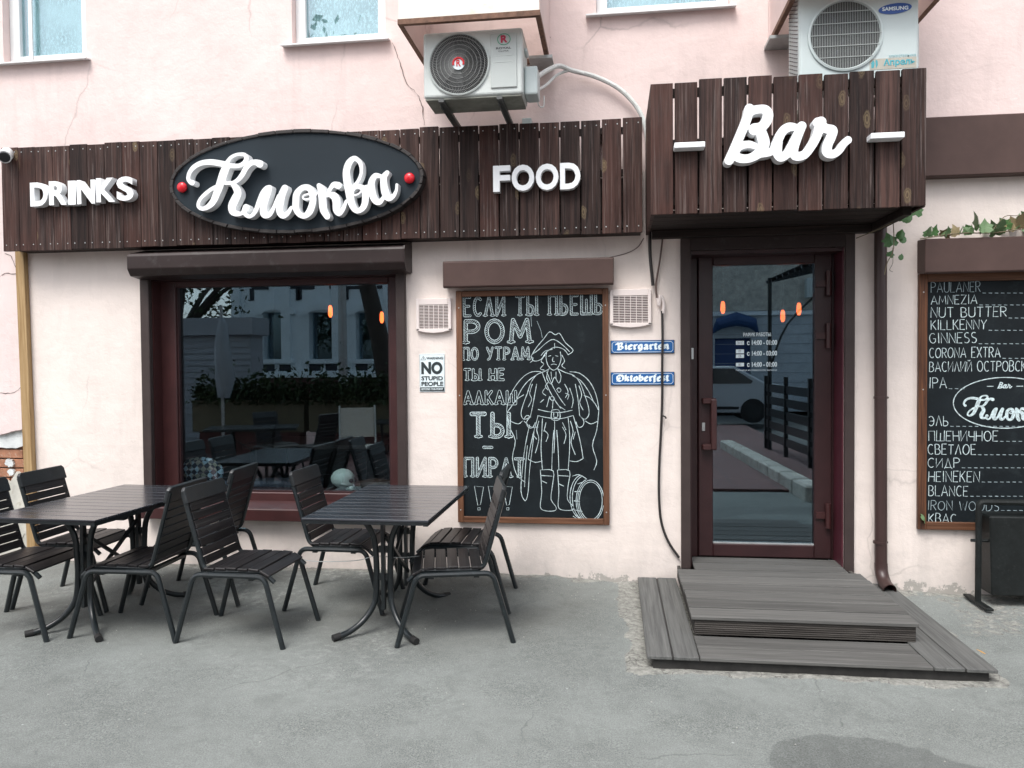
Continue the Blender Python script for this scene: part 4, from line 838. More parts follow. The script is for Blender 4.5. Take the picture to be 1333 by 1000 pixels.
cable('black_cable',[Q(862,405,-.022),Q(862.5,440,-.032),Q(862,480,-.032),Q(862,520,-.02),Q(860,570,-.02),Q(858,610,-.02),Q(858,650,-.02),Q(861,680,-.02),Q(870,705,-.02),Q(884,726,-.02)],.0085,'cable','long black cable crossing the blue signs down to the step')
cable('cable_fitting',[Q(856,388,-.022),Q(858,398,-.022),Q(860,385,-.03),Q(864,395,-.022),Q(863,408,-.022)],.011,'vent','small cream fitting on the cable beside the right vent','fitting')
cable('wire',[Q(838,310,-.01),Q(830,322,-.006),Q(815,330,-.006),Q(790,336,-.006)],.0025,'brownc','thin loose wire drooping under the fascia end','wire')
cable('black_cable',[Q(862,541,-.03),Q(866,543,-.045),Q(867,545,-.05)],.006,'cable','small black hook on the long cable','hook')
# downpipe
dp=thing('downpipe','brown metal downpipe between the door and the beer list board','pipe',(1.75,-.06,0))
obj('pipe',MB().tube([(-.0,0,2.50),(.005,0,1.4),(.012,0,.20)],.039,16),'pipe',dp,smooth=True)
el=MB(); ring=smoothpath([(.012,0,.20),(.013,-.01,.14),(.016,-.06,.085),(.020,-.15,.062)],4); el.tube(ring,[.041]*len(ring),16,cap=False); el.tube(ring,[.037]*len(ring),16,cap=False); obj('elbow',el,'pipe',dp,smooth=True)
for z in (1.30,.34): obj('strap',MB().cyl((.005,0,z-.008),(.005,0,z+.008),.043,16).box((.005,-.004,z-.006),(.055,.004,z+.006)),'pipe',dp,smooth=True)
tag(obj('wooden_batten',MB().box((-.037,-.045,.0),(.037,0,2.30)),'batten',None,(-4.447,-.002,.14),.003,rot=(0,R(-1.0),0)),'yellowed upright wooden batten on the wall at the left edge','batten')
cc=thing('security_camera','white bullet security camera on the top left corner of the fascia','camera',tuple(U(8,203,y=-.25)))
obj('housing',MB().tube([(-.07,.10,.05),(-.04,.06,.035),(.02,-.04,-.02)],[.034,.045,.045],16),'white2',cc,smooth=True); obj('lens',MB().tube([(.0203,-.0405,-.0203),(.026,-.050,-.026)],[.038,.034],16),'dark',cc,smooth=True); obj('bracket',MB().cyl((0,.05,.03),(-.03,.24,.05),.014,8),'white2',cc)
# ================================================================ AIR CONDITIONERS
def ring(b,c,r,w,y,n=40,t=.003):
    b.tube([(c[0]+r*math.cos(2*PI*i/n),y,c[1]+r*math.sin(2*PI*i/n)) for i in range(n+1)],w,5,False)
def disc(c,r,y0,y1,n=40): return MB().prism([(c[0]+r*math.cos(2*PI*i/n),c[1]+r*math.sin(2*PI*i/n)) for i in range(n)],y0,y1)
def blades(b,c,r,y,n=3):
    for k in range(n):
        a=2*PI*k/n
        for s0,s1 in ((.15,.5),(.5,.95)):
            pts=[]
            for rr,aa in ((s0,a),(s1,a+.1),(s1,a+1.3),(s0,a+.9)): pts.append((c[0]+r*rr*math.cos(aa),y+ .03*math.sin(aa-a),c[1]+r*rr*math.sin(aa)))
            b.add(pts,[(0,1,2,3)])
    return b
# left unit
yF,yR=-.60,-.32; X0,X1,Z0,Z1=-1.178,-.545,3.226,3.637
ac=thing('air_conditioner','air conditioner outdoor unit with red R badge above the plank fascia','air conditioner',(X0,yF,Z0))
W_,H_=X1-X0,Z1-Z0
body=obj('casing',MB().box((0,0,0),(W_,.28,H_)),'ac',ac,bevel=.018,seg=3)
obj('base_tray',MB().box((.01,.01,-.012),(W_-.01,.27,-.0005)),'acunder',ac,bevel=.003)
fc=U(597.5,84,y=yF); c=(fc.x-X0,fc.z-Z0); r=.190
obj('fan_recess',disc(c,r,-.004,-.0005),'dark',ac)
bb=blades(MB(),c,r,-.006,5); obj('fan',bb,'acgrey' if 0 else 'dark',ac)
g1=MB(); g2=MB()
for i in range(96):
    a=2*PI*i/96; q=[]
    for k in range(7): rr=.038+(r-.038)*k/6; aa=a+.55*math.sin(k/6*PI*2)*.18+k*.03; q.append((c[0]+rr*math.cos(aa),-.010,c[1]+rr*math.sin(aa)))
    g1.tube(q,.00115,3,False)
obj('fan_grille',g1,'grille',ac)
for k,rr in enumerate((.065,.092,.118,.143,.166)): ring(g2,c,rr,.0015,-.0125)
obj('grille_ring',g2,'grille',ac,smooth=True)
g3=MB(); ring(g3,c,r,.007,-.006,56); obj('grille_rim',g3,'acgrey',ac,smooth=True)
bd=obj('badge',disc(c,.040,-.020,-.013),'signwhite',ac); obj('badge_ring',MB().tube([(c[0]+.033*math.cos(t_),-.021,c[1]+.033*math.sin(t_)) for t_ in [R(-20+220*i/20) for i in range(21)]],.007,6),'red',bd,smooth=True)
text('lettering','R',c[0]-.013,c[0]+.016,c[1]-.020,c[1]+.022,-.022,'red',bd,.002,.03)
pn=obj('side_panel',MB().box((W_-.20,-.009,.04),(W_-.035,-.0005,H_-.035)),'acgrey',ac,bevel=.008,seg=2)
lc=(W_-.115,H_-.075); obj('logo_ring',MB().tube([(lc[0]+.040*math.cos(2*PI*i/30),-.0105,lc[1]+.034*math.sin(2*PI*i/30)) for i in range(31)],.0022,5,False),simple('green_logo',(.03,.30,.16),.5,.05),pn)
text('lettering','R',lc[0]-.020,lc[0]+.024,lc[1]-.021,lc[1]+.025,-.011,simple('crimson_logo',(.42,.01,.05),.4,.05),pn,.001,.04)
text('lettering','ROYAL',W_-.165,W_-.07,H_-.135,H_-.122,-.0105,'grilledark',pn,.0006,.03); text('lettering','CLIMA',W_-.15,W_-.085,H_-.151,H_-.143,-.0105,'grilledark',pn,.0006,0)
for z in (H_-.175,H_-.215): obj('crease',MB().box((W_-.18,-.0105,z),(W_-.06,-.009,z+.003)),'ac',pn)
obj('valve_cover',MB().prism([(.08,.02),(.25,.02),(.25,.17),(.22,.20),(.08,.20)],W_+.0005,W_+.085,'x'),'ac2',ac,bevel=.012,seg=2)
obj('carry_handle',MB().box((W_-.002,.09,H_-.12),(W_+.02,.2,H_-.09)),'ac2',ac,bevel=.008)
for xx in (.10,.47): 
    obj('bracket',MB().box((xx,-.02,-.035),(xx+.035,.595,-.0125)).box((xx+.004,.02,-.055),(xx+.008,.59,-.036)),'grilledark',ac,bevel=.001)
obj('cable_duct',MB().box((.565,.54,-.33),(.63,.598,.02)),'ac2',ac,bevel=.004)
# right unit
X0,X1,Z0,Z1=1.108,1.783,3.19,3.745
ac=thing('air_conditioner','air conditioner outdoor unit with blue oval badge behind the canopy top','air conditioner',(X0,yF,Z0)); W_,H_=X1-X0,Z1-Z0
obj('casing',MB().box((0,0,0),(W_,.28,H_)),'ac2',ac,bevel=.02,seg=3)
fc=U(1100,46,y=yF); c=(fc.x-X0,fc.z-Z0); r=.200
obj('fan_recess',disc(c,r,-.004,-.0005),'dark',ac); obj('fan',blades(MB(),c,r,-.006,3),'fabric',ac)
g1=MB()
for i in range(43):
    xx=-r+2*r*(i+.5)/43; h=math.sqrt(max(0,r*r-xx*xx)); g1.tube([(c[0]+xx,-.012,c[1]-h),(c[0]+xx,-.012,c[1]+h)],.0011,3,False)
obj('fan_grille',g1,'acgrey',ac); g2=MB()
for i in (-2,-1,0,1,2):
    zz=i*.066; h=math.sqrt(r*r-zz*zz); g2.tube([(c[0]-h,-.014,c[1]+zz),(c[0]+h,-.014,c[1]+zz)],.0022,5)
obj('grille_bar',g2,'acgrey',ac); g3=MB(); ring(g3,c,r+.004,.010,-.004,56); obj('grille_rim',g3,'ac2',ac,smooth=True)
sg=MB()
for i in range(22):
    z=.02+i*.024
    for k in range(4): sg.bar((-.002,.03+k*.055,z),(-.002,.075+k*.055,z+.018),.004,.010,(1,0,0))
obj('side_grille',sg,'grilledark',ac)
p=U(1165,11.5,y=yF); e=(p.x-X0,p.z-Z0); bd=obj('badge',MB().prism([(e[0]+.092*math.cos(2*PI*i/40),e[1]+.030*math.sin(2*PI*i/40)+.06*math.cos(2*PI*i/40)*.092) for i in range(40)],-.004,-.0005),simple('blue_badge',(.012,.07,.30),.4,.05),ac)
text('lettering','SAMSUNG',e[0]-.072,e[0]+.072,e[1]-.011,e[1]+.011,-.005,'signwhite',bd,.0008,.03)
st=obj('sticker',MB().box((.40,-.0016,.062),(W_-.015,-.0004,.125)),simple('beige_sticker',(.42,.40,.34),.6,.1),ac)
p0,p1=U(1150,88,y=yF),U(1192,75,y=yF)
text('lettering','Апрель',p0.x-X0,p1.x-X0-.005,p0.z-Z0,p1.z-Z0,-.0026,simple('teal_print',(.05,.35,.42),.5,.05),st,.0008,.03)
text('lettering','климатехника',p0.x-X0+.03,p1.x-X0,p1.z-Z0+.008,p1.z-Z0+.022,-.0026,simple('pale_teal_print',(.25,.45,.48),.5,.05),st,.0006,.0)
obj('leaf_emblem',MB().prism([(.410,.070),(.424,.075),(.428,.10),(.420,.12),(.408,.10)],-.0028,-.0018).prism([(.436,.070),(.446,.09),(.443,.115),(.432,.12),(.434,.09)],-.0028,-.0018),simple('teal_emblem',(.07,.33,.38),.5,.05),st)
obj('valve_cover',MB().box((W_+.0005,.09,.09),(W_+.035,.24,.36)),'ac2',ac,bevel=.01)
obj('bracket',MB().box((.1,-.02,-.03),(.135,.595,-.005)).box((.52,-.02,-.03),(.555,.595,-.005)),'acunder',ac)
# cages (sheet metal guards) above
def cage(X0,X1,Zb,label):
    t_=thing('metal_guard_box',label,'guard box',(X0,0,Zb),group='guard boxes over the air conditioners'); W_=X1-X0; yf=-.75
    obj('front_sheet',MB().box((.006,yf+.004,.02),(W_-.006,yf+.007,1.2)),'sheet',t_)
    obj('side_sheet',MB().box((.003,yf+.035,.02),(.006,-.03,1.2)),'pinksheet',t_); obj('side_sheet',MB().box((W_-.006,yf+.035,.02),(W_-.003,-.03,1.2)),'pinksheet',t_)
    obj('front_rail',MB().box((0,yf-.001,-.012),(W_,yf+.0035,.02)).box((0,yf+.0035,-.012),(W_,yf+.03,-.008)),'rust',t_)
    for xx in (0,W_-.03): obj('side_rail',MB().box((xx,yf+.03,-.012),(xx+.03,-.001,-.008)).box((xx if xx==0 else xx+.026,yf+.03,-.008),(xx+.004 if xx==0 else xx+.03,-.001,.018)),'rust',t_)
    obj('rear_rail',MB().box((.03,-.03,-.012),(W_-.03,-.001,.018)),'rust',t_)
    for xx in (0.0,W_-.028): obj('corner_post',MB().box((xx,-.03,.02),(xx+.028,-.001,1.2)),'pinksheet',t_)
    for z in (.12,.55): obj('bolt',MB().sphere((W_-.014 if X0<0 else .014,-.032,z),.006,8,5),'rust',t_)
    obj('ledge',MB().box((W_-.13,-.20,-.05),(W_+.03,-.002,-.03)) if X0<0 else MB().box((-.03,-.20,-.05),(.15,-.002,-.03)),'steel',t_)
cage(-1.30,-.42,3.645,'off white sheet metal guard box above the left air conditioner'); cage(1.05,1.93,3.683,'guard box of sheet metal around the right air conditioner')
# ================================================================ STEPS
dk=thing('timber_deck','low grey timber deck of weathered boards around the door platform','deck',(0,0,0))
yfD=-1.475; zt=.052
for i,xx in enumerate((.168,.303)): cbox('board',(xx,yfD,zt-.018),(xx+.126,-.02,zt),'decky',dk,.003)
for i,(xa,xb) in enumerate(((1.545,1.685),(1.692,1.832))): cbox('board',(xa,yfD-.004*i,zt-.018),(xb,-.02,zt),'decky',dk,.003)
for i,yy in enumerate((yfD,yfD+.168)): cbox('board',(.434,yy,zt-.018),(1.541,yy+.158,zt-.002*i),'deck',dk,.003)
obj('gap_shade',MB().box((.293,yfD+.004,zt-.017),(.304,-.03,zt-.004)),'fascia',dk); obj('gap_shade',MB().box((1.684,yfD+.004,zt-.017),(1.693,-.03,zt-.004)),'fascia',dk); obj('gap_shade',MB().box((.44,yfD+.157,zt-.017),(1.535,yfD+.169,zt-.005)),'fascia',dk)  # dark strips added to paint seam shade between deck boards
obj('fascia',MB().box((.20,yfD+.02,-.06),(1.80,yfD+.045,zt-.019)).box((.20,yfD+.046,-.06),(.215,-.03,zt-.019)).box((1.785,yfD+.046,-.06),(1.80,-.03,zt-.019)),'fascia',dk)
pf=thing('door_platform','raised grey timber platform step in front of the entrance door','step',(0,0,zt))
yfP=-1.135; H_=.106
ys=[yfP-.012+i*(abs(yfP)+.18)/8 for i in range(9)]
for i in range(8):
    x0,x1=(.425,1.600) if ys[i+1]<-.001 else (.545,1.525)
    y1=ys[i+1]-.010
    if ys[i]<0<ys[i+1]: y1=-.002
    dz_=random.uniform(-.0025,.001)
    cbox('board',(x0+random.uniform(-.004,.004),ys[i],H_-.020+dz_),(x1+random.uniform(-.005,.005),y1,H_+dz_),'deck',pf,.0025)
for i in range(1,8): obj('gap_shade',MB().box((.45,ys[i]-.011,H_-.02),(1.575 if ys[i]<-.1 else 1.5,ys[i]+.001,H_-.0045)),'fascia',pf) if ys[i]<-.03 else None  # dark strips standing in for shade in the platform seams
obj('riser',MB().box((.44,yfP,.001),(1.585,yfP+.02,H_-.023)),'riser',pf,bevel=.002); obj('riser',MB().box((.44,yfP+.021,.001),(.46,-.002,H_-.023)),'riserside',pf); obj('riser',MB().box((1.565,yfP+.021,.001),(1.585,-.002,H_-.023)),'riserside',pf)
# ================================================================ FURNITURE
def bent(pts,rad=.05,n=5):
    P=[Vector(p) for p in pts]; out=[P[0]]
    for i in range(1,len(P)-1):
        a=(P[i-1]-P[i]); b_=(P[i+1]-P[i]); k=min(rad,a.length*.45,b_.length*.45); A=P[i]+a.normalized()*k; B=P[i]+b_.normalized()*k
        for j in range(n+1): t_=j/n; out.append(A*(1-t_)**2+P[i]*2*t_*(1-t_)+B*t_*t_)
    out.append(P[-1]); return out
def make_chair(label):
    t_=thing('slatted_chair',label,'chair',group='black slatted chairs at the two tables')
    for s in (-1,1):
        obj('leg_frame',MB().tube(bent([(.325,s*.235,0),(.215,s*.222,.390),(-.205,s*.222,.390),(-.315,s*.235,0)],.048),.0152,8),'iron',t_,smooth=True)
        for xx in (.325,-.315): pass
        obj('side_frame',MB().tube(bent([(.262,s*.196,.355),(.20,s*.196,.410),(-.155,s*.196,.405),(-.277,s*.196,.835)],.05),.0125,8),'iron',t_,smooth=True)
    obj('cross_bar',MB().box((.12,-.22,.366),(.15,.22,.385)),'iron',t_); obj('cross_bar',MB().box((-.13,-.22,.366),(-.10,.22,.385)),'iron',t_)
    for i in range(6):
        xx=-.118+i*.066; z=.424-.003*abs(i-2); an=0
        if i==5: z=.402; an=R(28); xx-=.002
        if i==4: z=.4215; an=R(5)
        obj('seat_slat',MB().box((-.030,-.215,-.007),(.030,.215,.007)),'slat',t_,(xx,0,z),.003,rot=(0,an,0))
    d_=Vector((-.13,0,.455)).normalized(); an=math.atan2(-d_.x,d_.z)
    for i in range(7):
        p=Vector((-.150,0,.425))+d_*(.034+i*.0515)
        obj('back_slat',MB().box((-.007,-.186,-.0233),(.007,.186,.0233)),'slat',t_,tuple(p),.003,rot=(0,-an,0))
    p=Vector((-.150,0,.425))+d_*.412
    obj('top_slat',MB().prism([(-.212,-.046),(.212,-.046),(.212,.030),(.192,.048),(-.192,.048),(-.212,.030)],-.012,.012,'x'),'caps',t_,tuple(p),.006,rot=(0,-an,0),seg=2)
    return t_
spots=[(-2.10,-1.21,-2,'black slatted chair in front centre facing right, fully in view'),
(-2.75,-1.19,181,'black slatted chair with its back turned beside the front centre chair'),
(-2.71,-.58,184,'black slatted chair mostly hidden behind the two back to back chairs'),
(-3.485,-1.27,1,'black slatted chair cut off by the left edge of the photo'),
(-3.50,-.745,2,'black slatted chair behind the left table against the pale wall'),
(-1.73,-.615,-1,'black slatted chair under the show window, left of the right table'),
(-.91,-1.06,193,'black slatted chair right of the right table, nearest the camera and seen from the side'),
(-.955,-.545,181,'black slatted chair behind the side-on chair in front of the pirate chalkboard')]
proto=None
for i,(a,b_,r_,lb) in enumerate(spots):
    if proto is None: proto=make_chair(lb); o=proto
    else: o=copy_tree(proto); o['label']=lb
    zz=float(gz(np.array(a),np.array(b_+.12)))*.5-.003
    o.location=(a,b_,zz); o.rotation_euler=(0,0,R(r_))
def make_table(label,L=1.16,Wd=.70,zt=.72):
    t_=thing('slatted_table',label,'table',group='black slatted outdoor tables'); n=12; p=L/n
    for i in range(n): obj('tabletop_slat',MB().box((-Wd/2,-p/2+.002,-.012),(Wd/2,p/2-.002,.0)),'tslat',t_,(0,-L/2+p*(i+.5),zt),.002)
    obj('top_frame',MB().box((-Wd/2+.005,-L/2+.005,zt-.034),(-Wd/2+.03,L/2-.005,zt-.0125)).box((Wd/2-.03,-L/2+.005,zt-.034),(Wd/2-.005,L/2-.005,zt-.0125)).box((-Wd/2+.03,-L/2+.005,zt-.030),(Wd/2-.03,-L/2+.02,zt-.0125)).box((-Wd/2+.03,L/2-.02,zt-.030),(Wd/2-.03,L/2-.005,zt-.0125)),'iron',t_)
    obj('top_batten',MB().box((-.30,-.29,zt-.06),(.30,-.25,zt-.035)),'iron',t_); obj('top_batten',MB().box((-.30,.25,zt-.06),(.30,.29,zt-.035)),'iron',t_)
    for sx in (-1,1):
        for sy in (-1,1):
            q=smoothpath([(sx*.17,sy*.27,zt-.04),(sx*.105,sy*.262,zt-.075),(sx*.055,sy*.25,zt-.17),(sx*.042,sy*.245,zt-.30),(sx*.042,sy*.245,.28),(sx*.052,sy*.26,.17),(sx*.10,sy*.30,.085),(sx*.165,sy*.36,.035),(sx*.225,sy*.415,.018)],5)
            lg=obj('leg',MB().tube(q,.0175,10),'iron',t_,smooth=True)
            obj('foot_cap',MB().cyl((sx*.208,sy*.400,.021),(sx*.240,sy*.430,.017),.0205,10),'foot',lg,smooth=True)
    for sy in (-1,1):
        obj('leg_plate',MB().box((-.026,sy*.245-.006,.30),(.026,sy*.245+.006,.34)).box((-.026,sy*.245-.006,.46),(.026,sy*.245+.006,.50)).box((-.010,sy*.245-.016,.13),(.010,sy*.245+.016,zt-.035)),'iron',t_)
    obj('brace',MB().bar((0,-.245,.22),(0,.245,.56),.018,.018),'iron',t_); obj('brace',MB().bar((.012,-.245,.56),(.012,.245,.22),.018,.018),'iron',t_)
    return t_
tb=make_table('black slatted table in front of the show window between right chairs'); tb.location=(-1.315,-.885,.0)
tb2=copy_tree(tb); tb2['label']='black slatted table at the left, cut by the photo edge'; tb2.location=(-3.075,-1.03,0); tb2.rotation_euler=(0,0,R(-3))
cable('security_wire',[(-2.0,-.98,.40),(-1.8,-1.0,.365),(-1.5,-1.10,.40),(-1.36,-1.14,.44),(-1.25,-1.0,.40),(-1.05,-1.0,.42)],.0022,'steel','thin steel wire strung between the chairs and the right table leg','wire')
# bin at right edge
bn=thing('litter_bin','scuffed black metal litter bin hung in a post frame under the beer list','bin',(2.30,-.22,0))
obj('box',MB().prism([(.06,.06),(.78,.06),(.80,.56),(.045,.56)],-.035,.16),'binpaint',bn,bevel=.008)
obj('post_frame',MB().tube(bent([(-.005,0,.01),(-.005,0,.645),(.86,0,.645),(.86,0,.01)],.03),.019,8),'binpaint',bn,smooth=True)
obj('foot_bar',MB().box((-.027,-.16,-.002),(.017,.16,.014)),'binpaint',bn,bevel=.003); obj('foot_bar',MB().box((.84,-.16,-.002),(.88,.16,.014)),'binpaint',bn,bevel=.003)
obj('pivot_bolt',MB().cyl((-.05,0,.40),(.07,0,.40),.010,8),'binpaint',bn)
# ================================================================ VINES
def leafmesh(seed=0,lob=5):
    rr=random.Random(seed); pts=[]
    if lob==1: out=[(0,0),(.28,.12),(.42,.40),(.34,.72),(.12,.95),(0,1.1),(-.12,.93),(-.33,.72),(-.42,.40),(-.26,.12)]
    else: out=[(0,0),(.25,-.12),(.52,.10),(.42,.30),(.62,.55),(.32,.60),(.18,.80),(0,1.08),(-.16,.80),(-.34,.60),(-.60,.52),(-.40,.30),(-.55,.12),(-.25,-.10)]
    vs=[(0,.42,.0)]+[(x*(1+.1*(rr.random()-.5)),y,-.18*abs(x)-.12*(y-.4)**2+.05*(rr.random()-.5)) for x,y in out]; n=len(out)
    me=bpy.data.meshes.new('leaf'); me.from_pydata(vs,[],[(0,1+i,1+(i+1)%n) for i in range(n)]); return me
LM=[leafmesh(i,5) for i in range(3)]+[leafmesh(9,1)]
def leaf(par,p,size,rot,mat,k=None):
    me=LM[random.randrange(4) if k is None else k].copy() if False else LM[random.randrange(4) if k is None else k]
    o=bpy.data.objects.new('leaf',me)
    if not me.materials: me.materials.append(None)
    COL.objects.link(o); o.parent=par; o.location=p; o.scale=(size,)*3; o.rotation_euler=rot
    o.material_slots[0].link='OBJECT'; o.material_slots[0].material=M[mat]; return o
p0=U(1165,283,y=-.35)
vn=thing('hanging_vine','green vine hanging from the right end of the canopy beside the downpipe','plant',tuple(p0))
def rel(a,b_,y,o): return tuple(U(a,b_,y=y)-Vector(o))
obj('stem',MB().tube(smoothpath([rel(1172,262,-.42,p0),rel(1168,285,-.36,p0),rel(1164,310,-.33,p0),rel(1162,330,-.30,p0),rel(1167,345,-.28,p0),rel(1169,360,-.27,p0)],4),.003,5).tube(smoothpath([rel(1156,290,-.30,p0),rel(1172,302,-.25,p0),rel(1190,318,-.14,p0)],4),.003,5).tube(smoothpath([rel(1163,325,-.30,p0),rel(1160,345,-.28,p0),rel(1164,354,-.28,p0),rel(1160,357,-.28,p0)],3),.0015,4),'stem',vn)
for a,b_,s,rz in ((1192,274,.075,150),(1186,277,.05,60),(1192,286,.085,175),(1180,297,.07,180),(1174,294,.05,120),(1162,325,.09,190),(1170,318,.065,150),(1175,323,.055,200),(1158,340,.045,200),(1172,345,.04,170)):
    leaf(vn,rel(a,b_-6,-.36,p0),s,(R(78+random.uniform(-15,15)),R(random.uniform(-25,25)),R(random.uniform(-30,30))),'leaf'); vn.children[-1].rotation_euler.rotate_axis('Z',R(rz))
p0=Vector((2.3,-.10,2.335)); vt=thing('ledge_vine','dusty pale vine lying along the top of the beer board hood','plant',tuple(p0))
obj('stem',MB().tube(smoothpath([(-.33,-.03,-.01),(-.1,-.02,.02),(.15,.02,.025),(.4,-.01,.05),(.7,.01,.04),(1.3,0,.05)],4),.004,5).tube(smoothpath([(.10,-.04,.03),(.17,-.04,.115),(.24,-.03,.12),(.34,-.03,.12)],3),.0025,4),'stem',vt)
for i in range(44):
    x_=-.30+1.4*(i/44)+random.uniform(-.02,.02); h=.014+.075*max(0,min(1,(x_+.1)/.5))*random.random()
    leaf(vt,(x_,random.uniform(-.035,.05),h),random.uniform(.05,.075)*(1+.6*max(0,min(1,(x_+.05)/.4))),(R(random.uniform(45,95)),R(random.uniform(-40,40)),R(random.uniform(0,360))),random.choice(['leafpale','leafpale','leaf','leaf','leafpale','leafdry']))
leaf(vt,(.055,-.045,.02),.085,(R(100),0,R(180)),'leafpale',0); leaf(vt,(.02,-.04,.05),.11,(R(80),R(10),R(80)),'leafpale',0)
lf=bpy.data.objects.new('fallen_leaf',leafmesh(4,1)); lf.data.materials.append(simple('yellow_leaf',(.5,.26,.03),.6,.2)); COL.objects.link(lf); lf.location=tuple(U(1284,851,z=.062)); lf.scale=(.045,)*3; lf.rotation_euler=(R(20),R(12),R(60)); tag(lf,'small yellow fallen leaf at the right corner of the deck','leaf')
lf2=leafmesh(5,5); o=bpy.data.objects.new('dry_leaf',lf2); lf2.materials.append(M['leafpale']); COL.objects.link(o); o.location=tuple(U(1203,678,y=-.06)); o.scale=(.06,.06,.09); o.rotation_euler=(R(65),R(50),R(30)); tag(o,'withered leaf stuck to the lower left corner of the beer list board','leaf')
b=MB(); rr=random.Random(3)
for i in range(420):
    x_,y_=rr.uniform(-3.9,3),rr.choice([rr.uniform(-2.6,-.1),rr.uniform(-.45,-.12)])
    if .1<x_<1.9 and y_>-1.52: continue
    z_=float(gz(np.array(x_),np.array(y_)))+.004; r_=rr.uniform(.002,.0055); a_=rr.uniform(0,6)
    b.add([(x_+r_*math.cos(a_+k*1.57),y_+r_*math.sin(a_+k*1.57)*rr.uniform(.6,1),z_) for k in range(4)]+[(x_,y_,z_+r_)],[(0,1,4),(1,2,4),(2,3,4),(3,0,4)])
tag(obj('grit',b,simple('grey_grit',(.30,.30,.28),.9,.4,40,0)),kind='stuff')
# ================================================================ INSIDE
def bulb(a,b_,y,lb):
    p=U(a,b_,y=y); t_=thing('pendant_bulb',lb,'lamp',tuple(p),group='glowing pendant bulbs inside the bar')
    obj('filament_bulb',MB().tube([(0,0,-.055),(0,0,-.03),(0,0,.03),(0,0,.05)],[.010,.020,.018,.010],10),'bulb',t_,smooth=True); obj('cord',MB().cyl((0,0,.05),(0,0,max(.06,2.86-p.z)),.004,6),'cable',t_)
bulb(430,405,1.2,'glowing orange bulb behind the show window, left of its pair'); bulb(497,413,1.6,'glowing orange bulb near the right edge of the show window')
bulb(941,400,1.4,'glowing orange bulb behind the door glass at the left edge'); bulb(1019,411,1.6,'lowest glowing orange bulb in the middle of the door glass'); bulb(1040,402,1.4,'glowing orange bulb behind the door glass at the right')
# skull on the inner sill
sk=thing('skull','pale plaster skull standing on the inner window sill','skull',(-2.06,.27,.585))
b=MB().sphere((0,0,.085),.082,24,16,(1.12,.95,.95)); me=b.mesh('cranium',True)
for v_ in me.vertices:
    if v_.co.x>.02 and v_.co.z<.08: v_.co.z*=.75; v_.co.x*=1.08
    if v_.co.x<-.02 and v_.co.z<.05: v_.co.x*=.85
    if v_.co.x>.055 and .06<v_.co.z<.10: v_.co.x*=.93
obj('cranium',me,'skull',sk); obj('jaw',MB().box((.035,-.045,.0),(.095,.045,.035)),'skull',sk,bevel=.012,seg=2)
obj('eye_socket',MB().sphere((.078,-.036,.075),.018,12,8),'dark',sk,smooth=True); obj('eye_socket',MB().sphere((.078,.036,.075),.018,12,8),'dark',sk,smooth=True)
tb_=MB()
for i in range(6): tb_.box((.093,-.032+i*.011,.030),(.099,-.023+i*.011,.045))
obj('teeth',tb_,'white2',sk)
tag(obj('inner_sill',MB().box((WX0,.181,.50),(WX1,.36,.584)),'maroondark',bar),None); 
tag(obj('brown_bag',MB().sphere((0,0,.035),.09,18,10,(2.0,.9,.55)),'brownthing',None,(-1.80,.30,.585),smooth=True),'low brown leather bag on the sill right of the skull','bag')
cu=thing('cushion','diamond checked cushion leaning behind the left of the show window','cushion',(-3.36,.52,.575))
me=MB().sphere((0,0,.10),.13,28,16,(1.5,.5,.95)).mesh('cover',True); obj('cover',me,'cushion',cu)
ta=thing('inside_table','dark table standing inside behind the show window','table',(-2.7,1.5,.12)); obj('tabletop',MB().box((-.6,-.4,.68),(.6,.4,.72)),'roomfloor',ta,bevel=.005); 
for sx in(-1,1):
    for sy in(-1,1): obj('leg',MB().box((sx*.52-.02,sy*.33-.02,0),(sx*.52+.02,sy*.33+.02,.68)),'iron',ta)
bc=thing('bar_bench','dark upholstered bench inside under the show window','bench',(-3.0,.72,.12)); obj('seat',MB().box((-1.1,-.3,0),(.5,.3,.44)),'fabric',bc,bevel=.02); obj('backrest',MB().box((-1.1,-.34,.44),(.5,-.26,.50)),'fabric',bc,bevel=.02)
# ================================================================ OPPOSITE SIDE OF THE YARD (seen only as reflections in the glass)
YG=.15
def V(a,b_,yv,yg=YG): p=U(a,b_,y=yv); return Vector((p.x,2*yg-yv,p.z))
M['facade']=simple('pale_blue_facade',(.78,.86,.90),.8,.06,2,.1,rand=False); M['facadedark']=simple('dark_facade_ornament',(.03,.035,.045),.7,.1); M['plinth']=simple('dark_red_plinth',(.10,.04,.035),.8,.2)
fb=thing('townhouse','pale blue townhouse with arched windows reflected in the show window','building',(-10,-22,0))
def F(a,b_): p=V(a,b_,22); return p.x+10,p.z
fx0=F(300,400)[0]; fzt=8.5
wins=[]
for a0,a1 in ((337,374),(397.5,435),(459,498),(520,558),(581,619)):
    xa,zt_=F(a0,406); xb,zb_=F(a1,467.5); wins.append((xa,xb,zb_,zt_))
wl=wall_holes(fx0,9.5,1.1,fzt,wins,-.0,-.6); obj('wall',wl.mesh('wall'),'facade',fb); obj('plinth',MB().box((fx0-.1,-.65,0),(9.6,.1,1.098)),'plinth',fb); obj('wall',MB().box((fx0,-8,0),(9.5,-.61,fzt)),'facade',fb)
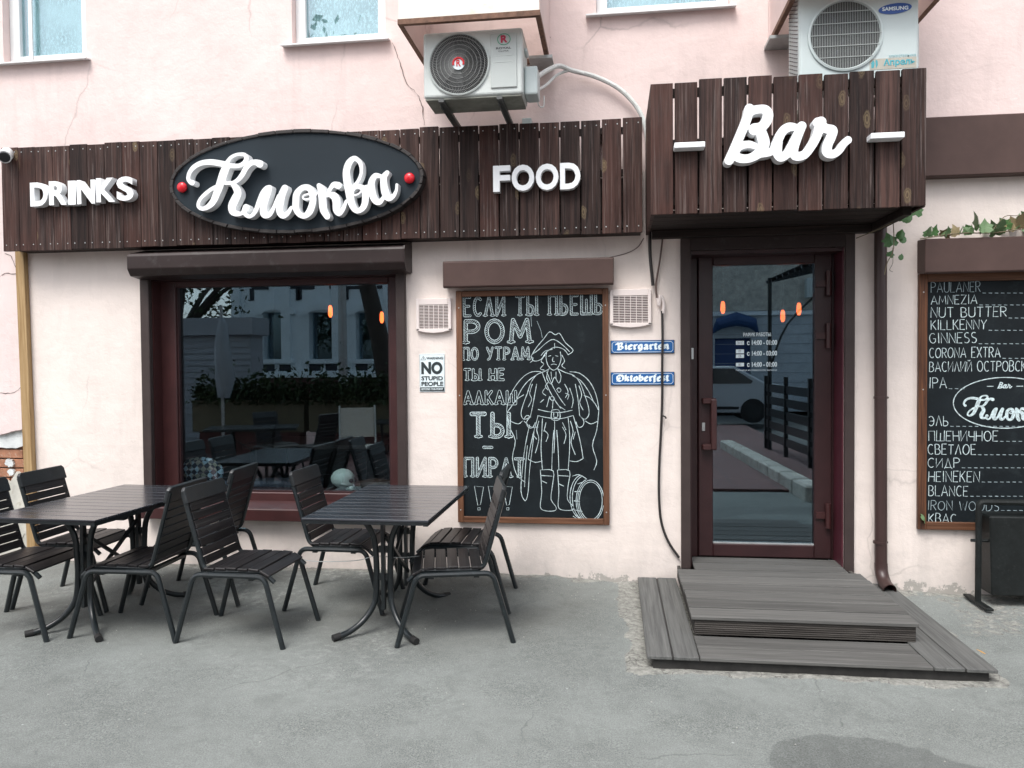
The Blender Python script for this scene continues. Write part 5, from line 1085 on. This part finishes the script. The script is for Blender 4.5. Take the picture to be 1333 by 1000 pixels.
for (xa,xb,za,zb_) in wins:
    w=obj('window',MB().box((xa,-.45,za),(xb,-.40,zb_)),'glass',fb); obj('pane',MB().box((xa+.03,-.55,za+.02),(xb-.03,-.47,zb_-.02)),'dark',w)
    xc=(xa+xb)/2; hw=(xb-xa)/2
    ar=[(xc+ (hw+.25)*math.cos(R(a)),zb_-.1+.45*math.sin(R(a))) for a in range(0,181,15)]+[(xc+hw*math.cos(R(a)),zb_-.1+.18*math.sin(R(a))) for a in range(180,-1,-15)]
    obj('window_arch',MB().prism(ar,.0,.12),'facade',fb); obj('window_ledge',MB().box((xa-.15,.0,za-.16),(xb+.15,.18,za-.02)),'facade',fb)
    orn=MB()
    for s in (-1,1): orn.box((xc+s*.95-.08,.001,zb_+.45),(xc+s*.95+.08,.03,zb_+.9)).box((xc+s*.62-.33,.001,zb_+.86),(xc+s*.62+.33,.031,zb_+.98))
    orn.box((xc-1.05,.001,zb_+1.35),(xc+1.05,.03,zb_+1.50)).box((xc-.08-.5,.001,zb_+1.1),(xc-.5+.08,.029,zb_+1.9)).box((xc+.5-.08,.001,zb_+1.1),(xc+.5+.08,.029,zb_+1.9)); obj('ornament',orn,'facadedark',fb)
    obj('plinth_vent',MB().box((xa,.001,1.35),(xa+.45,.02,1.6)).box((xb-.45,.001,1.35),(xb,.02,1.6)),'facadedark',fb)
for xx in np.arange(fx0+.1,9,1.98): obj('pilaster',MB().box((xx-.17,.0,1.6),(xx+.17,.14,fzt)),'facade',fb)
obj('cornice',MB().box((fx0-.1,.0,fzt-.5),(9.6,.35,fzt)),'facade',fb); obj('cornice',MB().box((fx0-.05,.0,1.102),(9.55,.16,1.25)),'facade',fb); obj('roof',MB().prism([(fx0-.2,fzt+.001),(9.7,fzt+.001),(8.5,fzt+2),(fx0+1,fzt+2)],-8,.3),'facadedark',fb)
# kiosk
M['siding']=simple('grey_siding',(.30,.34,.38),.6,.06,3,0)
kp=V(328,515,9); kb=thing('siding_kiosk','grey siding kiosk reflected in the left of the show window','kiosk',(kp.x,kp.y,0)); kx0=V(150,500,9).x-kp.x
for i in range(18): obj('siding_board',MB().prism([(0,.12*i),(.03,.12*i),(.008,.12*i+.118),(0,.12*i+.118)],kx0,0,'x'),'siding',kb)
obj('body',MB().box((kx0,-.5,0),(0,-.001,2.16)),'siding',kb); obj('roof_fascia',MB().box((kx0-.2,-.6,2.161),(.10,.15,2.5)),'siding',kb)
# closed parasol
pp=V(290,540,6); pa=thing('closed_parasol','closed pale parasol reflected in the show window','parasol',(pp.x,pp.y,0)); obj('canopy',MB().tube([(0,0,2.33),(.02,0,2.2),(0,0,1.9),(.05,0,1.35),(.02,0,1.05)],[.02,.07,.11,.15,.09],12),'siding',pa,smooth=True); obj('pole',MB().cyl((0,0,0),(0,0,2.5),.025,8),'steel',pa); obj('base',MB().cyl((0,0,0),(0,0,.08),.28,16),'steel',pa)
# trees
M['bark']=simple('dark_bark',(.05,.042,.035),.9,.35,12,.6); M['foliage']=simple('tree_foliage',(.045,.075,.03),.7,.45,3,0)
def tree(name,x_,y_,h,r_,lean,label,cr,n=1600,zc=None):
    t_=thing(name,label,'tree',(x_,y_,0)); q=smoothpath([(0,0,0),(lean*.3,0,h*.35),(lean*.7,.1,h*.7),(lean,.1,h)],4); obj('trunk',MB().tube(q,[r_*(1-.5*i/len(q)) for i in range(len(q))],10),'bark',t_,smooth=True)
    br=MB()
    for k in range(7):
        a=k*2.4; br.tube(smoothpath([(lean*.75,0,h*.7),(lean+cr*.35*math.cos(a),cr*.35*math.sin(a),h+.5),(lean+cr*.7*math.cos(a),cr*.7*math.sin(a),h+1.2)],3),[.09,.085,.08,.07,.05,.04,.03],6)
    obj('limb',br,'bark',t_); b=MB(); rr=random.Random(int(x_*10)); cl=[(lean+cr*rr.uniform(-.7,.7),cr*rr.uniform(-.7,.7),(zc or h+1)+cr*.6*rr.uniform(-.8,.8)) for _ in range(16)]
    for i in range(n):
        c=cl[i%16]; v_=Vector((rr.gauss(0,1),rr.gauss(0,1),rr.gauss(0,.8)))*cr*.17; p=Vector(c)+v_; s=rr.uniform(.06,.13); u_=Vector((rr.uniform(-1,1),rr.uniform(-1,1),rr.uniform(-1,1))).normalized(); w_=u_.orthogonal().normalized()
        b.v+=[tuple(p-u_*s),tuple(p+w_*s*.6),tuple(p+u_*s),tuple(p-w_*s*.6)]; k=len(b.v)-4; b.f.append((k,k+1,k+2,k+3))
    me=bpy.data.meshes.new('crown'); me.from_pydata(b.v,[],b.f); obj('crown',me,'foliage',t_)
p=V(500,520,10); tree('street_tree',p.x+.25,p.y,5.5,.24,-1.0,'leaning dark tree trunk reflected at the right of the show window',2.4,3000,6.6)
p=V(225,500,15); tree('street_tree',p.x,p.y,3.2,.2,.2,'dense dark tree reflected in the upper left of the show window',3.4,3800,4.6)
p=V(447,520,12); tag(obj('lamp_post',MB().tube([(0,0,0),(0,0,6)],[.12,.08],10),'steel',None,(p.x,p.y,0),smooth=True),'pale concrete lamp post reflected before the townhouse','lamp post')
# planters with hedge
M['box']=simple('ochre_planter',(.13,.12,.075),.8,.1)
for i,(a0,a1,lb) in enumerate(((250,395,'hedge in a planter box reflected in the middle of the show window'),(402,515,'hedge in a planter box reflected at the right of the show window'))):
    pa_,pb_=V(a0,540,7.2),V(a1,540,7.2); t_=thing('hedge_planter',lb,'planter',(pa_.x,pa_.y,0)); L=abs(pb_.x-pa_.x); obj('trough',MB().box((0,-.4,.4),(L,0,.95)),'box',t_); obj('stand',MB().box((.1,-.35,0),(L-.1,-.05,.399)),'plinth',t_)
    b=MB(); rr=random.Random(i)
    for k in range(3000):
        p_=Vector((rr.uniform(0,L),rr.gauss(-.2,.16),1.0+abs(rr.gauss(0,.22))-.12)); s=rr.uniform(.03,.07); u_=Vector((rr.uniform(-1,1),rr.uniform(-1,1),rr.uniform(-1,1))).normalized(); w_=u_.orthogonal().normalized(); j=len(b.v)
        b.v+=[tuple(p_-u_*s),tuple(p_+w_*s*.6),tuple(p_+u_*s),tuple(p_-w_*s*.6)]; b.f.append((j,j+1,j+2,j+3))
    me=bpy.data.meshes.new('hedge'); me.from_pydata(b.v,[],b.f); obj('hedge',me,'foliage',t_)
# terrace furniture reflected
for (a,b_,yv,rz,lb) in ((360,600,5.0,30,'dark chair reflected in the middle of the show window'),(410,600,4.8,200,'dark chair reflected left of the pale chair in the show window')):
    o=copy_tree(proto); p=V(a,b_,yv); o.location=(p.x,p.y,.012); o.rotation_euler=(0,0,R(rz)); o['label']=lb; o['group']='terrace chairs seen only as reflections'
for (a,yv,lb) in ((330,4.3,'dark terrace table reflected low in the show window'),(520,5.5,'dark terrace table reflected at the right of the show window')):
    o=copy_tree(tb); p=V(a,600,yv); o.location=(p.x,p.y,.012); o.rotation_euler=(0,0,R(70)); o['label']=lb; o['group']='terrace tables seen only as reflections'
p=V(466,610,4.6); pc=thing('folding_chair','pale folding chair reflected in the right of the show window','chair',(p.x,p.y,.012),R(160))
obj('backrest',MB().box((-.22,.10,.55),(.22,.115,.95)),'sheet',pc); obj('seat',MB().box((-.22,-.28,.43),(.22,.1,.45)),'sheet',pc)
for s in(-1,1): obj('leg',MB().tube([(s*.235,.13,.98),(s*.235,-.25,0)],.012,6),'pvc',pc); obj('leg',MB().tube([(s*.235,-.26,.44),(s*.235,.22,0)],.012,6),'pvc',pc)
# door reflections : brick yard wall, car, slat fence, pergola
M['yardwall']=simple('pale_painted_brick',(.50,.55,.59),.8,.12,3,.1,rand=False)
yb=thing('yard_building','pale grey yard building reflected in the door glass','building',(6,-19,0))
obj('wall',wall_holes(-4.0,7,0,6.5,[(-2.8,-1.7,0,2.3),(1.0,3.2,.3,2.3)],0,-.5).mesh('wall'),'yardwall',yb); obj('wall',MB().box((-4,-6,0),(7,-.51,6.5)),'yardwall',yb)
o=obj('wall',MB().box((-4,.002,3.15),(7,.05,6.5)),'cement',yb); o['label']='bare grey upper render'
for i in range(9): obj('course',MB().box((-4,.001,.3+.3*i),(7,.012,.315+.3*i)),'siding',yb)
obj('door',MB().box((-2.8,-.3,0),(-1.7,-.2,2.3)),simple('blue_door',(.02,.06,.2),.5,.1),yb); obj('shutter',MB().box((1.0,-.3,.3),(3.2,-.2,2.3)),'plinth',yb)
obj('awning',MB().tube([(-2.9,.1,2.45),(-2.7,.3,2.75),(-2.2,.4,2.88),(-1.7,.3,2.75),(-1.5,.1,2.45)],[.03,.18,.22,.18,.03],10),simple('blue_awning',(.02,.07,.2),.5,.1),yb); obj('ledge',MB().box((-4,.001,3.0),(7,.12,3.12)),'facade',yb)
ua=obj('wall_unit',MB().box((-.1,.01,3.5),(.8,.3,4.1)),'ac2',yb,bevel=.02); obj('fan_recess',MB().prism([(.5+.2*math.cos(2*PI*i/20),3.8+.2*math.sin(2*PI*i/20)) for i in range(20)],.301,.306),'dark',ua)
M['carpaint']=simple('silver_car_paint',(.50,.54,.57),.25,.03,2,0,spec=.6); M['carglass']=simple('dark_car_glass',(.02,.025,.03),.08,.1,3,0,spec=.7)
p=V(960,575,15.5,.2); car=thing('parked_car','silver car reflected in the door glass','car',(p.x-1.1,p.y,0))
prof=[(-2.1,.3),(-2.15,.75),(-1.6,.93),(-.95,.98),(-.3,1.42),(.9,1.45),(1.6,1.05),(2.1,.95),(2.15,.4),(2.0,.25),(-2.0,.25)]
obj('body',MB().prism(prof,-.85,.85),'carpaint',car,bevel=.06,seg=3)
obj('side_window',MB().prism([(-.75,1.0),(-.25,1.36),(.3,1.39),(.3,1.0)],.852,.862).prism([(.36,1.0),(.36,1.39),(.88,1.38),(1.35,1.06),(1.3,1.0)],.852,.862),'carglass',car); obj('windscreen',MB().box((-.9,-.6,1.0),(-.88,.6,1.02)),'carglass',car)
for xx in(-1.35,1.35):
    wl=obj('wheel',MB().cyl((xx,.68,.31),(xx,.87,.31),.31,24),'foot',car,smooth=True); obj('rim',MB().cyl((xx,.871,.31),(xx,.88,.31),.19,16),'iron',wl)
    obj('wheel',MB().cyl((xx,-.87,.31),(xx,-.68,.31),.31,24),'foot',car,smooth=True)
obj('door_handle',MB().box((-.05,.851,.86),(.12,.88,.89)),'dark',car); obj('sill_trim',MB().box((-1.0,.851,.35),(1.0,.87,.42)),'dark',car)
kerb=thing('stone_kerb','pale stone kerb reflected low in the door glass','kerb',(0,0,0)); A=V(1075,655,4.8,.2); 
P0=U(1062,640,z=0.1); P1=U(945,577,z=.1); P0=Vector((P0.x,.4-P0.y,0)); P1=Vector((P1.x,.4-P1.y,0)); nK=9
for i in range(nK):
    a=P0.lerp(P1,i/nK); b_=P0.lerp(P1,(i+.94)/nK); obj('kerb_stone',MB().bar((a.x,a.y,.05),(b_.x,b_.y,.05),.22,.22),'cement',kerb,bevel=.02)
dr_=(P1-P0).normalized(); nr=Vector((-dr_.y,dr_.x,0)); 
if nr.x<0: nr=-nr
fe=thing('slat_fence','dark horizontal slat fence reflected in the door glass','fence',(0,0,0)); a=P0+nr*.7; b_=P1+nr*.7
for i in range(5): obj('slat',MB().bar((a.x,a.y,.25+i*.21),(b_.x,b_.y,.25+i*.21),.03,.13),'iron',fe)
for i in range(5): c=a.lerp(b_,i/4); obj('post',MB().box((c.x-.03,c.y-.03,0),(c.x+.03,c.y+.03,1.3)),'iron',fe)
pg=thing('metal_pergola','black metal pergola with ribbed roof reflected in the door glass','pergola',(0,0,0)); d0=b_; d1=a
for c in (a.lerp(b_,.25),a.lerp(b_,.95)): obj('post',MB().tube([(c.x,c.y,0),(c.x,c.y,3.0)],.035,8),'iron',pg); obj('arch_brace',MB().tube(smoothpath([(c.x,c.y,1.4),(c.x+.3,c.y,2.2),(c.x+1.0,c.y,2.9)],4),.02,6),'iron',pg)
a2,b2_=a.lerp(b_,.1),a.lerp(b_,1.0)
rf=MB()
for i in range(14):
    c=a2.lerp(b2_,i/13); rf.bar((c.x,c.y,2.95),(c.x+2.6,c.y,3.5),.06,.05)
obj('rafter',rf,'iron',pg); obj('roof_sheet',MB().add([(a2.x,a2.y,2.99),(b2_.x,b2_.y,2.99),(b2_.x+2.6,b2_.y,3.54),(a2.x+2.6,a2.y,3.54)],[(0,1,2,3)]),'facadedark',pg)
